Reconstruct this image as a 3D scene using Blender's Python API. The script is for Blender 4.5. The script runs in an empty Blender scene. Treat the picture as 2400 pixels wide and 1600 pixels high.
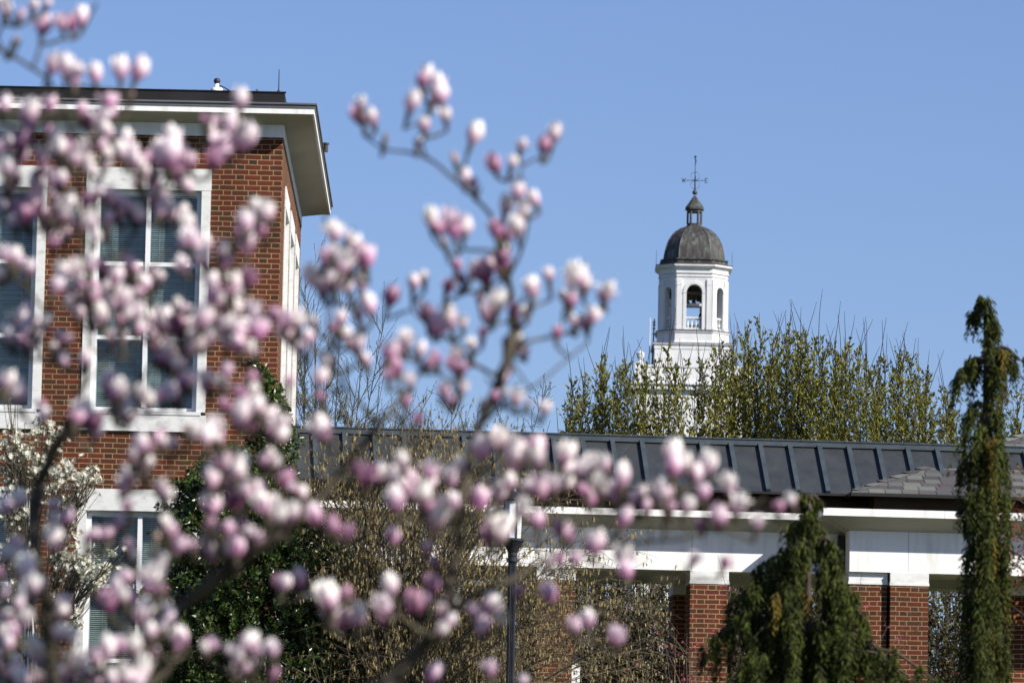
import bpy, math, random
from mathutils import Vector, Matrix, Euler
R = math.radians
scene = bpy.context.scene
COL = scene.collection

# ------------------------------------------------------------------ camera
FPX = 13333.0            # focal length in pixels of a 2400 px wide picture (200 mm lens)
PITCH, ROLL = R(6.84), 0.02
CAM = Vector((0, 0, 1.6))
fwd = Vector((0, math.cos(PITCH), math.sin(PITCH)))
r0 = Vector((1, 0, 0)); u0 = Vector((0, -math.sin(PITCH), math.cos(PITCH)))
rgt = r0 * math.cos(ROLL) + u0 * math.sin(ROLL)
upv = u0 * math.cos(ROLL) - r0 * math.sin(ROLL)
cam_d = bpy.data.cameras.new("camera"); cam = bpy.data.objects.new("camera", cam_d); COL.objects.link(cam)
cam.matrix_world = Matrix(((rgt.x, upv.x, -fwd.x, CAM.x), (rgt.y, upv.y, -fwd.y, CAM.y), (rgt.z, upv.z, -fwd.z, CAM.z), (0, 0, 0, 1)))
cam_d.lens = 200; cam_d.sensor_width = 36; cam_d.clip_start = 0.5; cam_d.clip_end = 6000
cam_d.dof.use_dof = True; cam_d.dof.focus_distance = 96; cam_d.dof.aperture_fstop = 5.8
scene.camera = cam

# ------------------------------------------------------------------ light
SUN_EL, SUN_AZ = R(33), R(56)      # azimuth to the right of straight behind the camera
world = bpy.data.worlds.new("World"); scene.world = world; world.use_nodes = True
nt = world.node_tree
bg = nt.nodes["Background"]
sky = nt.nodes.new("ShaderNodeTexSky"); sky.sky_type = 'NISHITA'; sky.sun_disc = False
sky.sun_elevation = SUN_EL; sky.sun_rotation = R(180) - SUN_AZ
sky.altitude = 100; sky.air_density = 1.0; sky.dust_density = 0.6; sky.ozone_density = 2.6
tint = nt.nodes.new("ShaderNodeMix"); tint.data_type = 'RGBA'; tint.blend_type = 'MULTIPLY'; tint.inputs[0].default_value = 1.0
tint.inputs[7].default_value = (0.885, 0.935, 1.22, 1)
nt.links.new(sky.outputs[0], tint.inputs[6]); nt.links.new(tint.outputs[2], bg.inputs[0]); bg.inputs[1].default_value = 0.066
sun_d = bpy.data.lights.new("sun", 'SUN'); sun_d.energy = 5.0; sun_d.angle = R(0.53); sun_d.color = (1.0, 0.94, 0.85)
sun = bpy.data.objects.new("sun", sun_d); COL.objects.link(sun)
tosun = Vector((math.sin(SUN_AZ) * math.cos(SUN_EL), -math.cos(SUN_AZ) * math.cos(SUN_EL), math.sin(SUN_EL)))
sun.rotation_euler = tosun.to_track_quat('Z', 'Y').to_euler(); sun.location = tosun * 120 + Vector((0, 60, 0))
vs = scene.view_settings
scene.display_settings.display_device = 'sRGB'
vs.view_transform = 'Standard'; vs.look = 'None'; vs.gamma = 1; vs.exposure = 0.65; vs.use_curve_mapping = False
scene.cycles.max_bounces = 6; scene.cycles.transparent_max_bounces = 8
scene.cycles.use_denoising = True

# ------------------------------------------------------------------ helpers
def ray(px, py):
    return fwd * FPX + rgt * (px - 1200) + upv * (800 - py)
def at(px, py, Y):
    d = ray(px, py); return CAM + d * (Y / d.y)
class Frame:
    """a building's own axes: origin on its front plane, yaw about z"""
    def __init__(s, o, yaw):
        s.o = Vector(o); s.yaw = yaw
        s.ex = Vector((math.cos(yaw), math.sin(yaw), 0)); s.ey = Vector((-math.sin(yaw), math.cos(yaw), 0))
    def loc(s, px, py, ly=0.0):
        d = ray(px, py); t = (ly - (CAM - s.o).dot(s.ey)) / d.dot(s.ey)
        p = CAM + d * t - s.o
        return p.dot(s.ex), p.z
class MB:
    def __init__(s): s.v = []; s.f = []; s.m = []; s.c = []; s.col = None
    def face(s, pts, m=0):
        n = len(s.v); s.v.extend([tuple(p) for p in pts]); s.f.append(tuple(range(n, n + len(pts)))); s.m.append(m)
        if s.col is not None: s.c.extend([s.col] * len(pts))
    def raw(s, verts, faces, m=0, cols=None):
        n = len(s.v); s.v.extend([tuple(p) for p in verts])
        for f in faces: s.f.append(tuple(n + i for i in f)); s.m.append(m)
        if cols is not None: s.c.extend(cols)
        elif s.col is not None: s.c.extend([s.col] * len(verts))
    def box(s, x0, x1, y0, y1, z0, z1, m=0):
        v = [(x0,y0,z0),(x1,y0,z0),(x1,y1,z0),(x0,y1,z0),(x0,y0,z1),(x1,y0,z1),(x1,y1,z1),(x0,y1,z1)]
        s.raw(v, [(0,3,2,1),(4,5,6,7),(0,1,5,4),(1,2,6,5),(2,3,7,6),(3,0,4,7)], m)
    def prism(s, poly, z0, z1, m=0, poly1=None):
        n = len(poly); q = poly1 or poly
        v = [(x, y, z0) for x, y in poly] + [(x, y, z1) for x, y in q]
        s.raw(v, [tuple(range(n - 1, -1, -1)), tuple(range(n, 2 * n))] + [(i, (i + 1) % n, n + (i + 1) % n, n + i) for i in range(n)], m)
    def lathe(s, prof, n=16, c=(0, 0, 0), m=0, a0=0.0):
        v = []; f = []
        for r, z in prof:
            for k in range(n):
                a = a0 + 2 * math.pi * k / n; v.append((c[0] + r * math.cos(a), c[1] + r * math.sin(a), c[2] + z))
        for i in range(len(prof) - 1):
            for k in range(n):
                f.append((i * n + k, i * n + (k + 1) % n, (i + 1) * n + (k + 1) % n, (i + 1) * n + k))
        f.append(tuple(range(n - 1, -1, -1))); f.append(tuple(range((len(prof) - 1) * n, len(prof) * n)))
        s.raw(v, f, m)
    def tube(s, pts, rad, n=4, m=0):
        pts = [Vector(p) for p in pts]; L = len(pts); v = []; f = []
        for i, p in enumerate(pts):
            d = (pts[min(i + 1, L - 1)] - pts[max(i - 1, 0)])
            if d.length < 1e-9: d = Vector((0, 0, 1))
            d.normalize()
            a = d.cross(Vector((0.31, 0.93, 0.17)))
            if a.length < 1e-4: a = d.cross(Vector((1, 0, 0)))
            a.normalize(); b = d.cross(a)
            r = rad[i] if hasattr(rad, '__len__') else rad
            for k in range(n):
                t = 2 * math.pi * k / n; v.append(p + a * (r * math.cos(t)) + b * (r * math.sin(t)))
        for i in range(L - 1):
            for k in range(n):
                f.append((i * n + k, i * n + (k + 1) % n, (i + 1) * n + (k + 1) % n, (i + 1) * n + k))
        f.append(tuple(range(n - 1, -1, -1))); f.append(tuple(range((L - 1) * n, L * n)))
        s.raw(v, f, m)
    def leaf(s, p, d, side, L, W, fold=0.25, m=0):
        """lens shaped leaf of two folded halves"""
        n = d.cross(side).normalized() * (W * fold)
        a = p; t = p + d * L; mid = p + d * (L * .48)
        l = mid + side * (W * .5) + n; r = mid - side * (W * .5) + n
        s.raw([a, l, t, r], [(0, 1, 2), (0, 2, 3)], m)
    def build(s, name, mats, parent=None, smooth=False):
        me = bpy.data.meshes.new(name); me.from_pydata(s.v, [], s.f)
        if not isinstance(mats, (list, tuple)): mats = [mats]
        for k in mats: me.materials.append(k)
        if len(mats) > 1: me.polygons.foreach_set("material_index", s.m)
        if smooth: me.polygons.foreach_set("use_smooth", [True] * len(s.f))
        if s.c and len(s.c) == len(s.v):
            at_ = me.color_attributes.new("tint", 'FLOAT_COLOR', 'POINT')
            flat = []
            for c in s.c: flat.extend((c[0], c[1], c[2], 1.0))
            at_.data.foreach_set("color", flat)
        me.update()
        o = bpy.data.objects.new(name, me); COL.objects.link(o)
        if parent: o.parent = parent
        return o
def tag(o, label=None, cat=None, group=None, kind=None):
    if label: o["label"] = label
    if cat: o["category"] = cat
    if group: o["group"] = group
    if kind: o["kind"] = kind
    return o
def empty(name, loc, yaw=0.0):
    o = bpy.data.objects.new(name, None); COL.objects.link(o); o.location = loc; o.rotation_euler = (0, 0, yaw); o.empty_display_size = .3
    return o
def copy_tree(o, parent=None):
    c = o.copy(); COL.objects.link(c); c.parent = parent
    for ch in list(o.children): copy_tree(ch, c)
    return c
def rvec(rnd):
    while True:
        v = Vector((rnd.uniform(-1, 1), rnd.uniform(-1, 1), rnd.uniform(-1, 1)))
        if .05 < v.length < 1: return v.normalized()

# ------------------------------------------------------------------ materials
class Mat:
    def __init__(s, name):
        s.m = bpy.data.materials.new(name); s.m.use_nodes = True; s.t = s.m.node_tree; s.n = s.t.nodes
        s.b = s.n["Principled BSDF"]
    def node(s, typ, **kw):
        k = s.n.new(typ)
        for a, b in kw.items(): setattr(k, a, b)
        return k
    def link(s, a, b): s.t.links.new(a, b)
    def math(s, op, a, b=None, c=None):
        k = s.n.new("ShaderNodeMath"); k.operation = op
        for i, x in enumerate((a, b, c)):
            if x is None: continue
            if isinstance(x, (int, float)): k.inputs[i].default_value = x
            else: s.link(x, k.inputs[i])
        return k.outputs[0]
    def mix(s, fac, a, b, mode='MIX'):
        k = s.n.new("ShaderNodeMix"); k.data_type = 'RGBA'; k.blend_type = mode
        for i, x in ((0, fac), (6, a), (7, b)):
            if isinstance(x, (int, float)): k.inputs[i].default_value = x
            elif isinstance(x, tuple): k.inputs[i].default_value = (*x[:3], 1)
            else: s.link(x, k.inputs[i])
        return k.outputs[2]
    def noise(s, scale, detail=4, vec=None, rough=.55):
        k = s.n.new("ShaderNodeTexNoise"); k.inputs["Scale"].default_value = scale; k.inputs["Detail"].default_value = detail; k.inputs["Roughness"].default_value = rough
        s.link(vec or s.coord(), k.inputs["Vector"]); return k.outputs["Fac"]
    def coord(s):
        if not hasattr(s, "_c"): s._c = s.n.new("ShaderNodeTexCoord").outputs["Object"]
        return s._c
    def stretch(s, sx, sy, sz):
        k = s.n.new("ShaderNodeMapping"); k.inputs["Scale"].default_value = (sx, sy, sz); s.link(s.coord(), k.inputs["Vector"]); return k.outputs[0]
    def ramp(s, fac, stops):
        k = s.n.new("ShaderNodeValToRGB"); e = k.color_ramp.elements
        while len(e) < len(stops): e.new(.5)
        for q, (p, c) in zip(e, stops): q.position = p; q.color = (*c, 1)
        s.link(fac, k.inputs[0]); return k.outputs[0]
    def base(s, c, rough=.6, spec=.4):
        if isinstance(c, tuple): s.b.inputs["Base Color"].default_value = (*c, 1)
        else: s.link(c, s.b.inputs["Base Color"])
        s.b.inputs["Roughness"].default_value = rough; s.b.inputs["Specular IOR Level"].default_value = spec
        return s
    def bump(s, h, strength=.3, dist=.01):
        k = s.n.new("ShaderNodeBump"); k.inputs["Strength"].default_value = strength; k.inputs["Distance"].default_value = dist
        s.link(h, k.inputs["Height"]); s.link(k.outputs[0], s.b.inputs["Normal"]); return s
def mottled(name, a, b, scale=3.0, rough=.6, spec=.35, detail=5, bump=0.0, st=None, lo=.35, hi=.65):
    m = Mat(name); n = m.noise(scale, detail, m.stretch(*st) if st else None)
    m.base(m.ramp(n, [(lo, a), (hi, b)]), rough, spec)
    if bump: m.bump(n, bump)
    return m.m
def brick_mat(name, tones, mortar):
    """Flemish bond: stretcher and header alternate in every course"""
    m = Mat(name); sep = m.node("ShaderNodeSeparateXYZ"); m.link(m.coord(), sep.inputs[0])
    u = m.math('ADD', sep.outputs[0], sep.outputs[1]); z = sep.outputs[2]
    wob = m.math('MULTIPLY', m.math('SUBTRACT', m.noise(2.2, 3), .5), .02)
    z = m.math('ADD', z, wob)
    zr = m.math('DIVIDE', z, .0677); row = m.math('FLOOR', zr); fz = m.math('FRACT', zr)
    odd = m.math('MODULO', m.math('ABSOLUTE', row), 2.0)
    uu = m.math('ADD', m.math('DIVIDE', u, .3215), m.math('MULTIPLY', odd, .5))
    uu = m.math('ADD', uu, m.math('MULTIPLY', m.math('SUBTRACT', m.noise(9, 1), .5), .05))
    cell = m.math('FLOOR', uu); fu = m.math('FRACT', uu)
    head = m.math('GREATER_THAN', fu, .66)
    pos = m.math('ADD', m.math('MULTIPLY', m.math('SUBTRACT', 1.0, head), m.math('MULTIPLY', fu, .3215)),
                 m.math('MULTIPLY', head, m.math('MULTIPLY', m.math('SUBTRACT', fu, .66), .3215)))
    ln = m.math('ADD', .2122, m.math('MULTIPLY', head, .1093 - .2122))
    du = m.math('MINIMUM', pos, m.math('SUBTRACT', ln, pos))
    dz = m.math('MULTIPLY', m.math('MINIMUM', fz, m.math('SUBTRACT', 1.0, fz)), .0677)
    d = m.math('MINIMUM', du, dz)
    d = m.math('ADD', d, m.math('MULTIPLY', m.math('SUBTRACT', m.noise(60, 2), .5), .004))
    isb = m.node("ShaderNodeMapRange"); isb.inputs[1].default_value = .0048; isb.inputs[2].default_value = .0072; m.link(d, isb.inputs[0])
    cv = m.node("ShaderNodeCombineXYZ"); m.link(cell, cv.inputs[0]); m.link(row, cv.inputs[1]); m.link(head, cv.inputs[2])
    wn = m.node("ShaderNodeTexWhiteNoise"); wn.noise_dimensions = '3D'; m.link(cv.outputs[0], wn.inputs[0])
    val = m.math('MINIMUM', .999, m.math('ADD', m.math('MULTIPLY', wn.outputs["Value"], .78), m.math('MULTIPLY', head, .20)))
    bc = m.ramp(val, tones)
    bc = m.mix(m.math('MULTIPLY', m.noise(38, 5), .55), bc, (.07, .024, .012))
    big = m.noise(.9, 3)
    mc = m.ramp(big, [(.3, mortar), (.7, tuple(x * .78 for x in mortar))])
    drift = m.math('ADD', m.math('MULTIPLY', m.noise(.55, 4), .55), m.math('MULTIPLY', m.noise(.8, 5, m.stretch(2.2, 2.2, .25)), .55))
    fc = m.ramp(drift, [(.36, (.62, .60, .60)), (.62, (1.08, 1.04, 1.0))])
    m.base(m.mix(1.0, m.mix(isb.outputs[0], mc, bc), fc, 'MULTIPLY'), .9, .2)
    m.bump(isb.outputs[0], .7, .008)
    return m.m
def leafmat(name, dark, light, rough=.5, spec=.35, scale=2.2, trans=.25, tcol=None):
    """leaf: colour varies from leaf to leaf, a little light comes through"""
    m = Mat(name); g = m.node("ShaderNodeNewGeometry")
    n = m.noise(scale, 3)
    f = m.math('ADD', m.math('MULTIPLY', g.outputs["Random Per Island"], .62), m.math('MULTIPLY', n, .45))
    c = m.ramp(f, [(.15, dark), (.85, light)])
    m.base(c, rough, spec)
    if trans:
        tr = m.node("ShaderNodeBsdfTranslucent")
        if tcol: tr.inputs[0].default_value = (*tcol, 1)
        else: m.link(c, tr.inputs[0])
        mx = m.node("ShaderNodeMixShader"); mx.inputs[0].default_value = trans
        m.link(m.b.outputs[0], mx.inputs[1]); m.link(tr.outputs[0], mx.inputs[2])
        m.link(mx.outputs[0], m.n["Material Output"].inputs[0])
    return m.m

BR = [(0.0, (.130, .029, .014)), (.3, (.110, .025, .0125)), (.5, (.090, .023, .0125)), (.68, (.068, .025, .014)), (.80, (.055, .030, .017)), (.9, (.038, .025, .015)), (1.0, (.022, .018, .015))]
M = {}
M['brick'] = brick_mat("red_brick", BR, (.31, .225, .127))
M['stone'] = None
def stone():
    m = Mat("white_marble_trim"); n = m.noise(2.0, 6); v = m.noise(5.0, 8, m.stretch(1.0, 1, 1.9), .7)
    c = m.ramp(v, [(.28, (.22, .22, .21)), (.38, (.52, .53, .52)), (.52, (.64, .65, .64))])
    c = m.mix(m.math('MULTIPLY', n, .35), c, (.50, .49, .46))
    m.base(c, .6, .3); return m.m
M['stone'] = stone()
M['white'] = mottled("white_paint", (.70, .70, .69), (.80, .80, .79), 2.0, .5)
def trim():
    m = Mat("white_trim_paint"); sep = m.node("ShaderNodeSeparateXYZ"); m.link(m.coord(), sep.inputs[0])
    st = m.noise(3.0, 6, m.stretch(2.5, 2.5, .35)); c = m.ramp(st, [(.30, (.60, .60, .57)), (.48, (.73, .73, .72)), (.7, (.78, .78, .77))])
    fr = m.math('FRACT', m.math('DIVIDE', m.math('ADD', sep.outputs[0], sep.outputs[1]), 2.44))
    c = m.mix(m.math('MULTIPLY', m.math('LESS_THAN', fr, .0035), .75), c, (.16, .16, .16))
    m.base(c, .5, .35); return m.m
M['trim'] = trim()
M['towerwhite'] = mottled("white_tower_paint", (.54, .55, .56), (.62, .63, .63), 1.4, .55, st=(2, 2, .5))
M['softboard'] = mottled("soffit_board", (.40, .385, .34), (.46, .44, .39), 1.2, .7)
M['gutter'] = mottled("grey_gutter_metal", (.10, .10, .11), (.14, .14, .15), 2, .45)
M['black'] = mottled("dark_bronze_metal", (.009, .008, .008), (.016, .014, .014), 2, .5)
M['soffit_dark'] = mottled("brown_stained_board", (.045, .030, .020), (.062, .042, .028), 4, .7, st=(1, 1, 8))
M['frame'] = mottled("window_frame_paint", (.62, .63, .64), (.70, .71, .72), 2, .45)
M['blind'] = mottled("venetian_blind_slat", (.28, .31, .28), (.33, .36, .32), 2, .6)
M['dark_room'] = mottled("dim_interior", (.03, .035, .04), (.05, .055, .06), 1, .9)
M['slate_blue'] = mottled("blue_grey_roof_metal", (.034, .046, .056), (.054, .068, .078), 5, .42, .5, st=(1, 1, 1))
M['panel'] = None
def panel():
    m = Mat("dark_roof_sheet"); n = m.noise(3.5, 6); sp = m.noise(90, 2)
    c = m.ramp(n, [(.3, (.026, .030, .034)), (.7, (.042, .046, .050))])
    c = m.mix(m.ramp(sp, [(.70, (0, 0, 0)), (.76, (1, 1, 1))]), c, (.25, .25, .24))
    m.base(c, .45, .4); m.bump(m.noise(2.6, 2, m.stretch(1.6, 1, .8)), .35, .03); return m.m
M['panel'] = panel()
def copper():
    m = Mat("weathered_copper"); n = m.noise(1.6, 6, m.stretch(5, 5, .35)); z = m.noise(2.5, 5)
    sep = m.node("ShaderNodeSeparateXYZ"); m.link(m.coord(), sep.inputs[0])
    f = m.math('ADD', m.math('MULTIPLY', n, .85), m.math('MULTIPLY', z, .20))
    c = m.ramp(f, [(.40, (.030, .025, .024)), (.52, (.048, .043, .041)), (.60, (.066, .078, .072)), (.72, (.12, .152, .135))])
    m.base(c, .55, .35); return m.m
M['copper'] = copper()
M['iron'] = mottled("black_iron", (.015, .015, .018), (.03, .03, .034), 6, .5)
M['lamp_iron'] = mottled("black_lamp_enamel", (.012, .013, .017), (.024, .025, .03), 6, .35, .5)
M['bronze'] = mottled("dark_bell_bronze", (.035, .028, .022), (.06, .05, .04), 4, .45)
M['bark'] = mottled("grey_brown_bark", (.055, .045, .034), (.11, .092, .070), 14, .9, .2, st=(1, 1, .4), bump=.3)
M['magbark'] = mottled("magnolia_bark", (.032, .027, .020), (.085, .074, .052), 9, .9, .2, bump=.2)
M['twig'] = mottled("dark_twig_bark", (.035, .028, .022), (.07, .056, .042), 9, .9, .2)
M['hazeltwig'] = mottled("hazel_bark", (.050, .040, .028), (.12, .098, .070), 7, .85, .2)
def glass():
    m = Mat("window_glass"); m.b.inputs["Base Color"].default_value = (.02, .03, .035, 1); m.b.inputs["Roughness"].default_value = .03
    tr = m.node("ShaderNodeBsdfTransparent"); tr.inputs[0].default_value = (.80, .90, .93, 1)
    fr = m.node("ShaderNodeLayerWeight"); fr.inputs[0].default_value = .35
    gl = m.node("ShaderNodeBsdfGlossy"); gl.inputs[1].default_value = .02; gl.inputs[0].default_value = (.9, .95, 1, 1)
    mx = m.node("ShaderNodeMixShader"); m.link(m.math('ADD', .04, m.math('MULTIPLY', fr.outputs["Fresnel"], .4)), mx.inputs[0])
    m.link(tr.outputs[0], mx.inputs[1]); m.link(gl.outputs[0], mx.inputs[2]); m.link(mx.outputs[0], m.n["Material Output"].inputs[0]); return m.m
M['glass'] = glass()
M['frost'] = mottled("frosted_lamp_glass", (.62, .64, .66), (.70, .72, .74), 2, .3, .5)
def ground_mat():
    m = Mat("lawn_ground"); c = m.ramp(m.noise(.6, 8), [(.3, (.035, .05, .018)), (.7, (.075, .085, .035))])
    m.base(c, .95, .1); return m.m
M['ground'] = ground_mat()
# ------------------------------------------------------------------ ground
TERR = 3.6
def ground_z(y):
    t = min(1, max(0, (y - 26) / 22)); return TERR * t * t * (3 - 2 * t)
g = MB(); xs = [-2500, -600, -200, -80, -40, -20, -10, 0, 10, 20, 40, 80, 200, 600, 2500]
ys = [-2500, -400, -60, -20, 0, 10, 20] + [26 + 2 * k for k in range(12)] + [54, 60, 70, 80, 90, 110, 140, 200, 300, 420, 700, 1200, 2800]
gv = [(x, y, ground_z(y)) for y in ys for x in xs]
nx = len(xs)
g.raw(gv, [(j * nx + i, j * nx + i + 1, (j + 1) * nx + i + 1, (j + 1) * nx + i) for j in range(len(ys) - 1) for i in range(nx - 1)])
tag(g.build("ground", M['ground'], smooth=True), kind="structure")

# ------------------------------------------------------------------ brick building at the left
BO = at(663, 321, 73); BF = Frame((BO.x, 73, 0), R(.37))
bl = empty("brick_building", (BO.x, 73, 0), R(.37))
tag(bl, "two storey red brick building with white framed windows and deep white eaves", "building")
_, z_frb = BF.loc(662, 323); _, z_frt = BF.loc(662, 294); z_out = z_frt + .10
OV = .39; DEP = 8.4; WID = 14.0; ZB = TERR - .2
A0, zA1 = BF.loc(205, 392); A1 = BF.loc(496, 398)[0]; zA0 = BF.loc(350, 1011)[1]
WW = A1 - A0; WH = zA1 - zA0
STEP = 2.12
FLOOR = zA1 - BF.loc(190, 1144)[1]
front_x = [A0 - STEP * k for k in range(0, 5)]
front_op = [(x, x + WW, zA0 - FLOOR * s, zA1 - FLOOR * s) for x in front_x for s in (0, 1)]
side_y = [1.35, 3.62, 5.89]
side_op = [(y, y + WW, zA0 - FLOOR * s, zA1 - FLOOR * s) for y in side_y for s in (0, 1)]
def grid_wall(b, a0, a1, z0, z1, ops, fn):
    aa = sorted({a0, a1} | {v for o in ops for v in o[:2]}); zz = sorted({z0, z1} | {v for o in ops for v in o[2:]})
    for i in range(len(aa) - 1):
        for j in range(len(zz) - 1):
            ca, cz = (aa[i] + aa[i + 1]) / 2, (zz[j] + zz[j + 1]) / 2
            if any(o[0] < ca < o[1] and o[2] < cz < o[3] for o in ops): continue
            b.face([fn(aa[i], zz[j]), fn(aa[i + 1], zz[j]), fn(aa[i + 1], zz[j + 1]), fn(aa[i], zz[j + 1])])
b = MB()
grid_wall(b, -WID, 0, ZB, z_frb + .2, front_op, lambda a, z: (a, 0, z))
grid_wall(b, 0, DEP, ZB, z_frb + .2, side_op, lambda a, z: (0, a, z))
b.face([(0, DEP, ZB), (-WID, DEP, ZB), (-WID, DEP, z_frb + .2), (0, DEP, z_frb + .2)])
b.face([(-WID, DEP, ZB), (-WID, 0, ZB), (-WID, 0, z_frb + .2), (-WID, DEP, z_frb + .2)])
b.build("wall", M['brick'], bl)
# frieze, sloped soffit, fascia, gutter, roof
b = MB(); p = .012
b.box(-WID - p, p, -p, DEP + p, z_frb, z_frt + .004); b.build("frieze", M['trim'], bl)
b = MB()
o = OV
ring_in = [(p, -p), (-WID - p, -p), (-WID - p, DEP + p), (p, DEP + p)]
ring_out = [(o, -o), (-WID - o, -o), (-WID - o, DEP + o), (o, DEP + o)]
for i in range(4):
    a, c = ring_in[i], ring_in[(i + 1) % 4]; d, e = ring_out[i], ring_out[(i + 1) % 4]
    b.face([(*a, z_frt), (*c, z_frt), (*e, z_out), (*d, z_out)])
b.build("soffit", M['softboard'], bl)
def ringbox(b, out, thick, z0, z1, m=0):
    x0, x1, y0, y1 = -WID - out, out, -out, DEP + out
    b.box(x0, x1, y0, y0 + thick, z0, z1, m); b.box(x0, x1, y1 - thick, y1, z0, z1, m)
    b.box(x0, x0 + thick, y0 + thick, y1 - thick, z0, z1, m); b.box(x1 - thick, x1, y0 + thick, y1 - thick, z0, z1, m)
b = MB(); ringbox(b, OV + .02, .03, z_out - .012, z_out + .066); b.build("fascia", M['trim'], bl)
b = MB(); ringbox(b, OV + .035, .06, z_out + .067, z_out + .105); ringbox(b, OV + .055, .03, z_out + .106, z_out + .128); b.build("gutter", M['gutter'], bl)
b = MB(); b.box(-WID - OV, OV, -OV, DEP + OV, z_out + .108, z_out + .122); b.build("roof", M['black'], bl)
zc = BF.loc(640, 217, .05)[1]
b = MB(); b.box(-WID, .01, .05, .11, z_out + .1225, zc); b.box(-.05, .01, .1101, DEP - .1, z_out + .1225, zc)
b.box(-WID, .025, .035, .125, zc, zc + .012)
b.build("roof_curb", M['black'], bl)
rnd = random.Random(3)
b = MB()
for k in range(60):
    x = -WID + .1 + k * .23; b.box(x, x + .05, -.10, -.06, z_out + .123, z_out + .123 + .05 + .012 * rnd.random())
b.box(-WID, 0, -.092, -.068, z_out + .150, z_out + .158)
b.build("snow_guard", M['black'], bl)
# roof fittings
x, z = BF.loc(653, 217, .15)
b = MB(); ztip = BF.loc(653.5, 163, .15)[1]; b.tube([(x, .15, z - .1), (x, .15, ztip)], [.010, .005], 6); b.lathe([(.02, 0), (.02, .04), (.012, .05)], 8, (x, .15, z - .02))
b.build("lightning_rod", M['iron'], bl)
x, z = BF.loc(508, 216, .3)
b = MB(); b.lathe([(.085, -.06), (.085, .015), (.07, .05), (.03, .06), (.025, .13), (.0, .135)], 14, (x, .3, z)); v = b.build("roof_vent", M['white'], bl, True)
b = MB(); b.lathe([(.0, .10), (.035, .115), (.045, .145), (.035, .175), (0, .185)], 12, (x, .3, z)); b.tube([(x + .02, .3, z + .09), (x + .1, .3, z + .06), (x + .2, .3, z), (x + .3, .3, z - .05)], .009, 5)
b.build("vent_cap", M['iron'], v, True)
x, z = BF.loc(603, 218, .3)
b = MB(); b.box(x - .045, x + .035, .26, .34, z - .08, z + .02); b.box(x - .02, x + .01, .28, .32, z + .0201, z + .045); b.build("junction_box", M['gutter'], bl)
b = MB(); b.lathe([(.03, 0), (.03, .10), (.045, .105), (.045, .125)], 10, (OV + .09, 3.0, z_out + .02)); b.build("roof_outlet", M['bronze'], bl)

def window(name_parent, T):
    """T maps (a, depth, z) with a along the wall from the opening's left edge"""
    JW, HH, SH = .118, .278, .262
    w, h = WW, WH
    def bx(b, a0, a1, d0, d1, z0, z1, m=0):
        b.raw([T(a0,d0,z0),T(a1,d0,z0),T(a1,d1,z0),T(a0,d1,z0),T(a0,d0,z1),T(a1,d0,z1),T(a1,d1,z1),T(a0,d1,z1)],
              [(0,3,2,1),(4,5,6,7),(0,1,5,4),(1,2,6,5),(2,3,7,6),(3,0,4,7)], m)
    b = MB(); D0, D1 = -.014, .34
    bx(b, 0, JW, D0, D1, SH, h - HH); bx(b, w - JW, w, D0, D1, SH, h - HH)
    bx(b, -.006, w + .006, D0 - .004, D1, h - HH, h + .002); 
    wn = b.build("window", M['stone'], name_parent)
    b = MB(); bx(b, -.012, w + .012, -.040, D1, .0, SH - .045); bx(b, JW * .5, w - JW * .5, -.05, D1, SH - .045, SH)
    b.build("sill", M['stone'], wn)
    b = MB(); i0, i1, j0, j1 = JW, w - JW, SH, h - HH; fw = .062
    f0, f1 = .075, .30
    bx(b, i0, i0 + fw, f0, f1, j0, j1); bx(b, i1 - fw, i1, f0, f1, j0, j1)
    bx(b, i0 + fw, i1 - fw, f0, f1, j1 - fw, j1); bx(b, i0 + fw, i1 - fw, f0, f1, j0, j0 + fw * .9)
    cx = (i0 + i1) / 2; mw = .028; zs = [j0 + (j1 - j0) * k / 3 for k in (1, 2)]
    bx(b, cx - mw, cx + mw, f0 - .012, f1, j0 + fw * .9, j1 - fw)
    for z in zs:
        for a0, a1 in ((i0 + fw, cx - mw), (cx + mw, i1 - fw)): bx(b, a0, a1, f0 + .006, f1, z - .027, z + .027)
    b.build("frame", M['frame'], wn)
    b = MB()
    b.face([T(i0, .125, j0), T(i1, .125, j0), T(i1, .125, j1), T(i0, .125, j1)]); b.build("pane", M['glass'], wn)
    b = MB(); z = j1 - .03; rr = random.Random(7)
    while z > j0 + .03:
        t = .010 + rr.uniform(-.002, .002)
        b.face([T(i0 - .01, .310, z - t), T(i1 + .01, .310, z - t), T(i1 + .01, .330, z + t), T(i0 - .01, .330, z + t)]); z -= .0262
    for a in (i0 + .22, cx - .1, cx + .14, i1 - .2): bx(b, a - .003, a + .003, .305, .307, j0, j1)
    b.build("blind", M['blind'], wn)
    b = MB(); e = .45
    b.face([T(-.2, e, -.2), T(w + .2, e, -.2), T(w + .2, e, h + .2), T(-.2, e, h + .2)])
    b.build("dark_room_sheet", M['dark_room'], wn)  # dark sheet behind the blind, its colour stands in for the unlit room
for x0, x1, z0, z1 in front_op:
    if x0 < -8 : continue
    window(bl, lambda a, d, z, x0=x0, z0=z0: (x0 + a, d, z0 + z))
for y0, y1, z0, z1 in side_op:
    window(bl, lambda a, d, z, y0=y0, z0=z0: (-d, y0 + a, z0 + z))

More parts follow.
